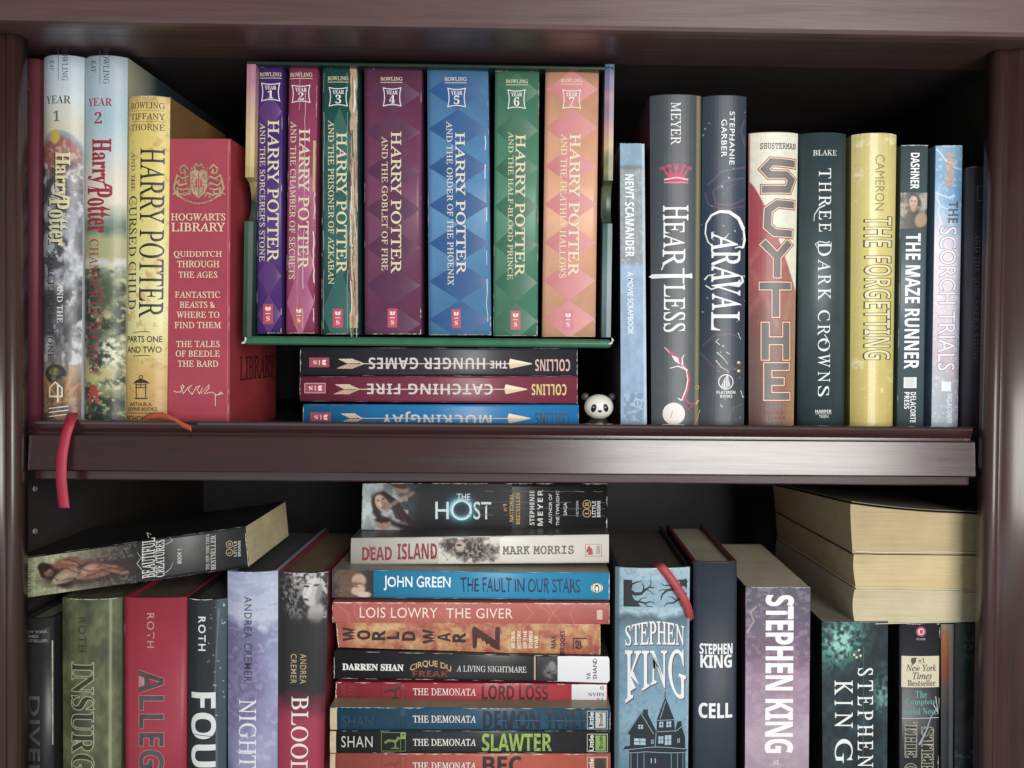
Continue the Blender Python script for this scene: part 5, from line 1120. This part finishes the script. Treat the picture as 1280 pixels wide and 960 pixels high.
def lb(b, y0, y1, bg): 
    b.line([(734, y0), (759, y0), (759, y1), (734, y1), (734, y0)], .7, '#b9b9b4'); b.text('Little', (736, y0+1, 742, y1-1), 'ccw', 'sb', '#dcdcd6'); b.rect((744, y0+1.5, 757, y1-1.5), bg); b.text('Brown', (748.5, y0+2, 753.5, y1-4), 'ccw', 'sb', '#2a2a2c')
    b.line([(748, y0+3), (753, y0+6), (748, y0+8)], .7, '#2a2a2c')
lb(b, 888.5, 911, '#b9b7ad'); b.rect((413, 884.5, 421.5, 911.8), M('#c2ac85', .8, 0, .2, 0, 200)); b.wear('top', 26, 1.1, '#b5b1a2'); b.wear('right', 6, 1, '#c9c6ba'); b.crease(.45, '#4d7288', .5, (.6, .98), .5); b.done()
b = demon('black paperback with lime green lettering', hq(412.5, 912.8, 762.5, 912.8, 941, 941), -.020, '#242627', 'SLAWTER', (602.5, 916.5, 689.5, 938.5), '#8fb04c', '3', '#8fb04c', '#6b8a44')
b.text('SHAN', (427, 919.5, 466, 933.5), 0, 's', '#b9bcae', .0, 1.1)
rnd = random.Random(5)
for i in range(26): x = rnd.uniform(604, 688); y = rnd.uniform(918, 937); b.line([(x, y), (x+rnd.uniform(-4, 4), y+rnd.uniform(-3, 3))], rnd.uniform(.5, 1.4), '#3d4a2a')
lb(b, 917, 939, '#7fa34a'); b.rect((413, 913.4, 420.5, 940.6), M('#c2ac85', .8, 0, .2, 0, 200)); b.wear('top', 14, .9, '#8d8f88'); b.wear('bottom', 8, .8, '#8d8f88'); b.done()
b = demon('orange-red paperback lying under the black and lime one, cut by the bottom of the picture', hq(412.5, 941.5, 763, 942, 971, 971), -.020, '#b5503f', 'BEC', (603.5, 945, 652, 967), '#33201e', '4', '#8f3b30', '#7d3a30')
b.text('DARREN', (427, 945, 433, 968), 'ccw', 'sb', '#8a3a30'); b.text('SHAN', (435, 945, 444, 968), 'ccw', 'r', '#8a3a30', .01)
lb(b, 946, 968, '#3a3030'); b.rect((413, 942, 419.5, 970.6), M('#c2ac85', .8, 0, .2, 0, 200)); b.wear('top', 20, 1.2, '#d6bfa4'); b.done()

# ------------------------------------------------------------------ lower row, right
b = Book('hardcover_book', 'pale blue hardcover with an arched white author name over a dark gabled house', vq(769, 708, 862.5, 768, 960, 860), -.002, .145, .004, '#5d7f95', floor=FL, group=Lw, rough=.34, pages='#47453f', side='#1f242b')
def art(X, Y, U_, V):
    n = fbm(X/14, Y/16, 201); n2 = fbm(X/4, Y/4, 203)
    im = ramp(Y+(n-.5)*14, [(708, '#9db4c0'), (722, '#8fb0c2'), (756, '#92b3c4'), (764, '#9fbccb'), (772, '#4d6673'), (779, '#5b788a'), (800, '#6f93a6'), (850, '#6d93ab'), (900, '#7ea6ba'), (960, '#5b8096')])
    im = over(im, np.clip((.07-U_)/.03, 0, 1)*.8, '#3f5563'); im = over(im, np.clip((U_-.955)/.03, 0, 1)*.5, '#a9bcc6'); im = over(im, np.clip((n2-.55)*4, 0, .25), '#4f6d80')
    im = over(im, ((X > 779) & (X < 858) & (Y > 723) & (Y < 757))*.25, '#5f8297')
    return im
b.paint(art, step=1.0)
tk = ink('#20272d')
b.poly([(779, 723.5), (789.5, 723.5), (790, 731), (788.5, 738), (791, 746), (797, 752), (801, 756.5), (779, 757)], tk)
for p, w0, w1 in (([(788, 738), (793, 741), (801, 740), (806, 735), (811, 732), (817, 733)], 5, 1.4), ([(803, 738), (804, 731), (801, 727)], 2.4, .8), ([(811, 732), (813, 727), (812, 723.5)], 1.8, .7), ([(806, 735), (812, 737), (816, 741)], 1.6, .6), ([(789, 729), (795, 726), (801, 725)], 2.4, .8),
    ([(791, 750), (799, 750.5), (806, 752), (812, 750), (817, 752)], 3.2, .8), ([(803, 751), (809, 756), (815, 756.5)], 1.8, .7), ([(797, 751), (801, 746), (807, 745)], 1.5, .6),
    ([(858, 724.5), (850, 731), (842, 735), (833, 736), (827, 741), (825, 748)], 6, 1.2), ([(842, 735), (836, 730), (829, 730), (825, 727)], 2.2, .7), ([(833, 736), (827, 735), (823, 737)], 1.6, .6), ([(850, 731), (846, 726), (839, 725)], 2.4, .8),
    ([(858, 741), (849, 747), (841, 752), (833, 752), (829, 756)], 3.4, .8), ([(845, 750), (840, 745), (834, 744)], 1.8, .6), ([(853, 744), (854, 751), (850, 756)], 1.6, .6)):
    b.line(p, w0, tk, w1)
b.poly([(846, 723.5), (858.5, 723.5), (858.5, 735), (852, 730)], tk)
wl = ink('#dbe0e0')
def archt(u, w): c = (2*u-1)**2; return (u, w*(.80+.2*(1-c)) + .0 - .16*(1-w)*0 + .08*(1-c))
def kingw(u, w): c = abs(2*u-1.0); return (u, 1-(1-w)*(.60+.40*c**1.2))
for dx, dy, c, of in ((1.2, 1.5, ink('#a0576a'), .006), (.8, 1.0, ink('#2c3b46'), .006), (0, 0, wl, .004)):
    b.text('STEPHEN', (781+dx, 776+dy, 855+dx, 806+dy), 0, 'rb', c, of, .98, archt, straight=True); b.text('KING', (781+dx, 810+dy, 857+dx, 879+dy), 0, 'rb', c, of, .98, kingw, straight=True)
hs = '#1c252d'
b.poly([(786, 960), (786, 934), (779, 936), (781, 931), (787, 930), (787, 916), (783, 915), (800, 888), (803, 889), (803, 884), (809, 884), (809, 890), (812, 896), (819, 910), (820, 911), (820, 897), (829, 873), (831, 869), (833, 874), (842, 897), (843, 912), (846, 900), (851, 900), (852, 908), (856, 920), (856, 934), (859, 937), (856, 939), (856, 960)], hs)
b.line([(830.5, 872), (830.5, 862)], .9, hs)
wn = '#9fb9c6'
for x0, y0, x1, y1 in ((797, 903, 803, 908), (792, 920, 806, 928), (823, 899, 828, 906), (832, 899, 838, 906), (822, 917, 828, 926), (830, 916, 838, 928), (846, 921, 849, 926), (813, 921, 816, 926)):
    b.rect((x0, y0, x1, y1), wn); b.line([((x0+x1)/2, y0), ((x0+x1)/2, y1)], .8, hs); b.line([(x0, (y0+y1)/2), (x1, (y0+y1)/2)], .7, hs)
for p in ([(783, 915), (800, 888), (816, 914)], [(820, 911), (843, 911)], [(780, 935), (806, 931), (818, 930), (835, 931), (857, 935)], [(818, 930), (819, 912)], [(820, 897), (842, 897)], [(831, 873), (824, 895)], [(843, 912), (852, 906)], [(780, 939), (806, 936), (856, 939)]): b.line(p, .9, '#7f9dad')
for x in (788, 796, 804, 838, 846, 853): b.line([(x, 938), (x, 958)], .9, '#6d8c9c')
for x in (813, 818): b.line([(x, 944), (x, 950)], 1.2, wn)
b.wear('top', 8, 1.1, '#d3dde0'); b.done()
ribbon('bookmark_ribbon', [W(818, 704, .006), W(826, 708, -.007), W(838, 722, -.0085), W(850, 740, -.009), W(858, 755, -.008), W(862, 768, -.004), W(863, 776, .002)], .0062, M('#b23a3f', .5, 0, .12, .1, 400), b.root, (.8, 0, .55))

b = Book('hardcover_book', 'plain navy hardcover without a jacket, short white words', vq(866.5, 701, 921, 866, 960, 920), .004, .135, .003, '#2c3644', floor=FL, group=Lw, rough=.5, side='#6d2432', pages='#b7ad95', var=.12)
b.text('STEPHEN', (874, 803, 915, 816), 0, 'SB', '#e4e6e6', .010, .92, straight=True); b.text('KING', (875, 817, 914, 833), 0, 'SB', '#e4e6e6', .010, .95, straight=True); b.text('CELL', (873, 877, 914.5, 895.5), 0, 'SB', '#e4e6e6', .010, .95, straight=True); b.wear('top', 5, .8, '#5d6672'); b.done()

b = Book('paperback_book', 'thick mauve paperback with huge white sideways author name', vq(932, 733.5, 1013, 931, 960, 1011), .0, .142, .001, '#77647f', floor=FL, group=Lw, rough=.36, hard=False, pages='#c6bda0', side='#2c2a30')
def art(X, Y, U_, V):
    n = fbm(X/26, Y/18, 211); n2 = fbm(X/6, Y/5, 213)
    im = ramp(Y+(n-.5)*60, [(733, '#50505f'), (770, '#5f5568'), (820, '#7a5f77'), (850, '#9b7d92'), (890, '#a18aa0'), (925, '#b09aa9'), (960, '#a08a9b')])
    im = over(im, np.clip((n2-.52)*3, 0, .3), '#c9aab3'); return over(im, stroke(X, Y, [(934, 790), (942, 776), (938, 765), (945, 758)], 1.2, 1.6)*.8, '#e3c4bd')
b.paint(art); b.text('STEPHEN KING', (956.5, 743.5, 991, 940), 'cw', 'SB', '#ebe7e8', .012, .93); b.text('#1', (966, 949, 973, 956), 0, 'b', '#d9cfd2', straight=True); b.wear('top', 12, .8, '#c9c3b8'); b.wear('left', 8, .8, '#a69aa3'); b.wear('right', 8, .8, '#a69aa3'); b.done()

b = Book('paperback_book', 'black and teal paperback with glowing green wisps and spaced thin white capitals', vq(1027, 776.5, 1110, 1028, 960, 1109), .0, .142, .001, '#1f2c2f', floor=FL, group=Lw, rough=.3, hard=False, pages='#8d8672', side='#1f1f22')
def art(X, Y, U_, V):
    n = fbm(X/13, Y/16, 221); n2 = fbm(X/4, Y/5, 223)
    im = ramp(n, [(.3, '#1c2426'), (.6, '#22353a'), (.8, '#2a4a4d')])
    g = blob(X, Y, 1052, 800, 26, 34, 35, 1.2)*np.clip((n2-.34)*4, 0, 1); im = over(im, g*.85, '#2f8a78'); im = over(im, g**3*.8, '#9fd8c6')
    for p in ([(1034, 800), (1050, 812), (1056, 796), (1066, 780)], [(1040, 818), (1058, 806), (1062, 786)], [(1032, 786), (1046, 802)], [(1046, 826), (1060, 812)]): im = over(im, stroke(X, Y, p, 2.2, 3)*np.clip(n2*1.4, 0, .9), '#93cdbb')
    h = blob(X, Y, 1106, 868, 13, 22, 0, 1.2)*np.clip((n2-.3)*3, 0, 1); im = over(im, h*.9, '#6fae9f')
    return over(im, (np.clip(1-np.abs(U_-.62)/.012, 0, 1)+np.clip(1-np.abs(U_-.93)/.01, 0, 1))*.25, '#52696b')
b.paint(art, step=1.0)
for c in ((1073, 812), (1067, 818), (1070, 821), (1075, 819)): b.disk(c, 1.6, '#d6c99a', 8)
for t, y0, y1 in (('K', 850, 868), ('I', 875, 881), ('N', 890, 909), ('G', 923, 953)): b.text(t, (1043, y0, 1065, y1), 'cw', 'r', '#dfe3df', .004)
for t, y0, y1 in (('S', 834.5, 844), ('T', 850, 863), ('E', 869, 881), ('P', 887, 899), ('H', 905, 920), ('E', 925, 937), ('N', 943, 958)): b.text(t, (1071.5, y0, 1090.5, y1), 'cw', 'r', '#dfe3df', .004)
b.crease(.62, '#52696b', .6); b.crease(.94, '#3f5254', .7, seed=9); b.wear('top', 8, .8, '#8d9a96'); b.done()

b = Book('paperback_book', 'black paperback with a pink roundel and a cream bestseller panel', vq(1124, 779, 1175, 1124, 960, 1173), .0, .142, .001, '#26282d', floor=FL, group=Lw, rough=.34, hard=False, pages='#8d8672', side='#1d1d20')
b.disk((1150.5, 789), 6.4, '#b0365a'); b.ring((1150.5, 789), 3.4, 1.2, '#e6c3cc', 16); b.line([(1148.2, 786), (1148.2, 793)], 1.2, '#e6c3cc'); b.text('PLUME', (1145, 797, 1156, 799.6), 0, 'SB', '#9d9da0', straight=True)
b.rect((1126.5, 819.5, 1173.5, 858.5), '#cfc3a4'); b.poly([(1138, 822), (1145, 821), (1144, 827), (1140, 831), (1138, 827)], '#4a4a38'); b.text('#1', (1147, 822, 1155, 828.5), 0, 'b', '#3b3a33', straight=True)
for t, x0, x1, y in (('New York', 1132, 1170, 830), ('Times', 1140, 1164, 840)): b.text(t, (x0, y, x1, y+8.4), 0, 'i', '#3b3a33', .012, straight=True)
b.text('Bestseller', (1134, 849.5, 1169, 857), 0, 'b', '#3b3a33', straight=True)
for t, x0, x1, y in (('The', 1143, 1158, 863), ('Complete', 1131, 1169, 873), ('Serial Novel', 1128, 1173, 884)): b.text(t, (x0, y, x1, y+8.5), 0, 'b', '#5aa09c', straight=True)
b.line([(1127, 897.5), (1173, 896.5)], 1, '#a9aeb0')
for o, c in ((.014, '#cfc8a8'), (-.006, '#2a2f33')): b.text('THE GREEN MILE', (1130, 902, 1145, 1092), 'cw', 'b', c, o); b.text('STEPHEN KING', (1150.5, 908, 1166, 1085), 'cw', 'b', c, o)
b.line([(1148, 930), (1156, 915), (1163, 895), (1172, 882)], 2.4, '#8fa0ae', .6); b.line([(1169, 870), (1172, 890), (1166, 880)], 1, '#c9c9c4'); b.wear('right', 10, 1.2, '#b9b9b2'); b.wear('top', 5, 1, '#b9b9b2'); b.done()

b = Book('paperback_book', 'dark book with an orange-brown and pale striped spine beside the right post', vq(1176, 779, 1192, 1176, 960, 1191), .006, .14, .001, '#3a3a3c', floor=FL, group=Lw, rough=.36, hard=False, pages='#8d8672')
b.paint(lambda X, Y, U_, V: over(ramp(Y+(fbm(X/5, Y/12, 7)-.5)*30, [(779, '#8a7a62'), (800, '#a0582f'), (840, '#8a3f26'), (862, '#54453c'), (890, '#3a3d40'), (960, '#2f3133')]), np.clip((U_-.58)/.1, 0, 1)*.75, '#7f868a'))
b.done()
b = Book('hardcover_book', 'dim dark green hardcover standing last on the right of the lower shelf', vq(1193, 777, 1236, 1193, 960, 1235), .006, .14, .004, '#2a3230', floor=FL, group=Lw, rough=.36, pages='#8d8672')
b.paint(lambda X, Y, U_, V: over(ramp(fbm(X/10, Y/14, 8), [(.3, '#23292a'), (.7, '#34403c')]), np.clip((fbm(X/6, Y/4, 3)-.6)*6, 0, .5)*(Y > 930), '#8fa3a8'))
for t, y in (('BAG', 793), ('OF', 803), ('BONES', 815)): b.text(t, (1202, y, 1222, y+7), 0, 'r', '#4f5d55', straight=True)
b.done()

# ------------------------------------------------------------------ three books lying with their page edges out
PG = 'three books lying with their page edges outward'
def pile(label, y0l, y0r, y1l, y1r, x0, col, y, depth, shift, cover, cl, seed, sag=0.0):
    q = [(x0, y0l), (1256, y0r), (1256, y1r), (x0, y1l)]
    c = W(1150, y1l, y); root = thing('paperback_book', label, 'book', (c.x, y+depth/2, W(x0, y1l, y).z), PG)
    A = [W(*p, y) for p in q]; r = random.Random(seed)
    n = 36; v, f = [], []
    # fore-edge: slightly wavy top and bottom rows, hollowed in the middle like a read paperback
    rows = 7
    for k in range(2):
        for j in range(rows+1):
            for i in range(n+1):
                s, t = i/n, j/rows
                top = A[0].lerp(A[1], s); bot = A[3].lerp(A[2], s); p = bot.lerp(top, t)
                d = 0.0022*math.sin(math.pi*t)*(1-.5*s) + 0.0003*math.sin(s*19+seed) + r.uniform(-.00012, .00012)
                z = p.z + (0.0006*math.sin(s*6+seed*2) + .0018*(1-s)**8*(t-.5))*(t if j else 0)
                if k: z -= sag*t
                v.append((p.x + (shift if k else 0) + .0009*math.sin(3.1*t+seed)*(1-s)**6, y + (d if not k else depth + shift*0), z))
    R = (rows+1)*(n+1)
    for j in range(rows):
        for i in range(n):
            a = j*(n+1)+i; f.append((a, a+1, a+n+2, a+n+1)); f.append((R+a+1, R+a, R+a+n+1, R+a+n+2))
    for i in range(n): f.append((i+1, i, R+i, R+i+1)); a = rows*(n+1)+i; f.append((a, a+1, R+a+1, R+a))
    for j in range(rows): a = j*(n+1); f.append((a, a+n+1, R+a+n+1, R+a)); a += n; f.append((a+n+1, a, R+a, R+a+n+1))
    mesh_obj('page_block', v, f, [pages_mat(2, col, 2300, .17)], root)
    th = .0005
    for nm, e0, e1, dz in (('front_cover', A[0], A[1], .0004), ('back_cover', A[3], A[2], -.0006)):
        vv, ff = [], []
        for k in range(n+1):
            s = k/n; p = e0.lerp(e1, s); w = (0.0006*math.sin(s*6+seed*2)+.0009*(1-s)**8 if dz > 0 else 0)
            for yy, xx in ((y-.0008, 0), (y+depth, shift)):
                for z in ((0, th) if not xx else (-(sag if dz > 0 else 0), th-(sag if dz > 0 else 0))): vv.append((p.x+xx-.0004, yy, p.z+dz+z+w+(.0014 if dz > 0 else 0)))
        for k in range(n):
            a = k*4
            for i, j in ((0, 1), (1, 3), (3, 2), (2, 0)): ff.append((a+i, a+j, a+4+j, a+4+i))
        ff += [(0, 2, 3, 1), (n*4, n*4+1, n*4+3, n*4+2)]
        mesh_obj(nm, vv, ff, [M(cl if dz > 0 else cover, .5)], root)
pile('tan-paged book on top of the pages-out pile at right', 632.5, 646, 691.5, 694, 1064.5, '#bfa97c', .000, .17, -.012, '#222124', '#7d7668', 1, .013)
pile('yellow-paged middle book of the pages-out pile at right', 692.5, 695, 736.5, 739, 1069, '#d0ba88', .000, .17, -.012, '#cfc6a8', '#d9cfae', 2)
pile('paler cream-paged bottom book of the pages-out pile at right', 738, 740, 779.5, 775, 1068.5, '#cabd9a', .000, .17, -.012, '#cfc6ae', '#cfc2a0', 3)
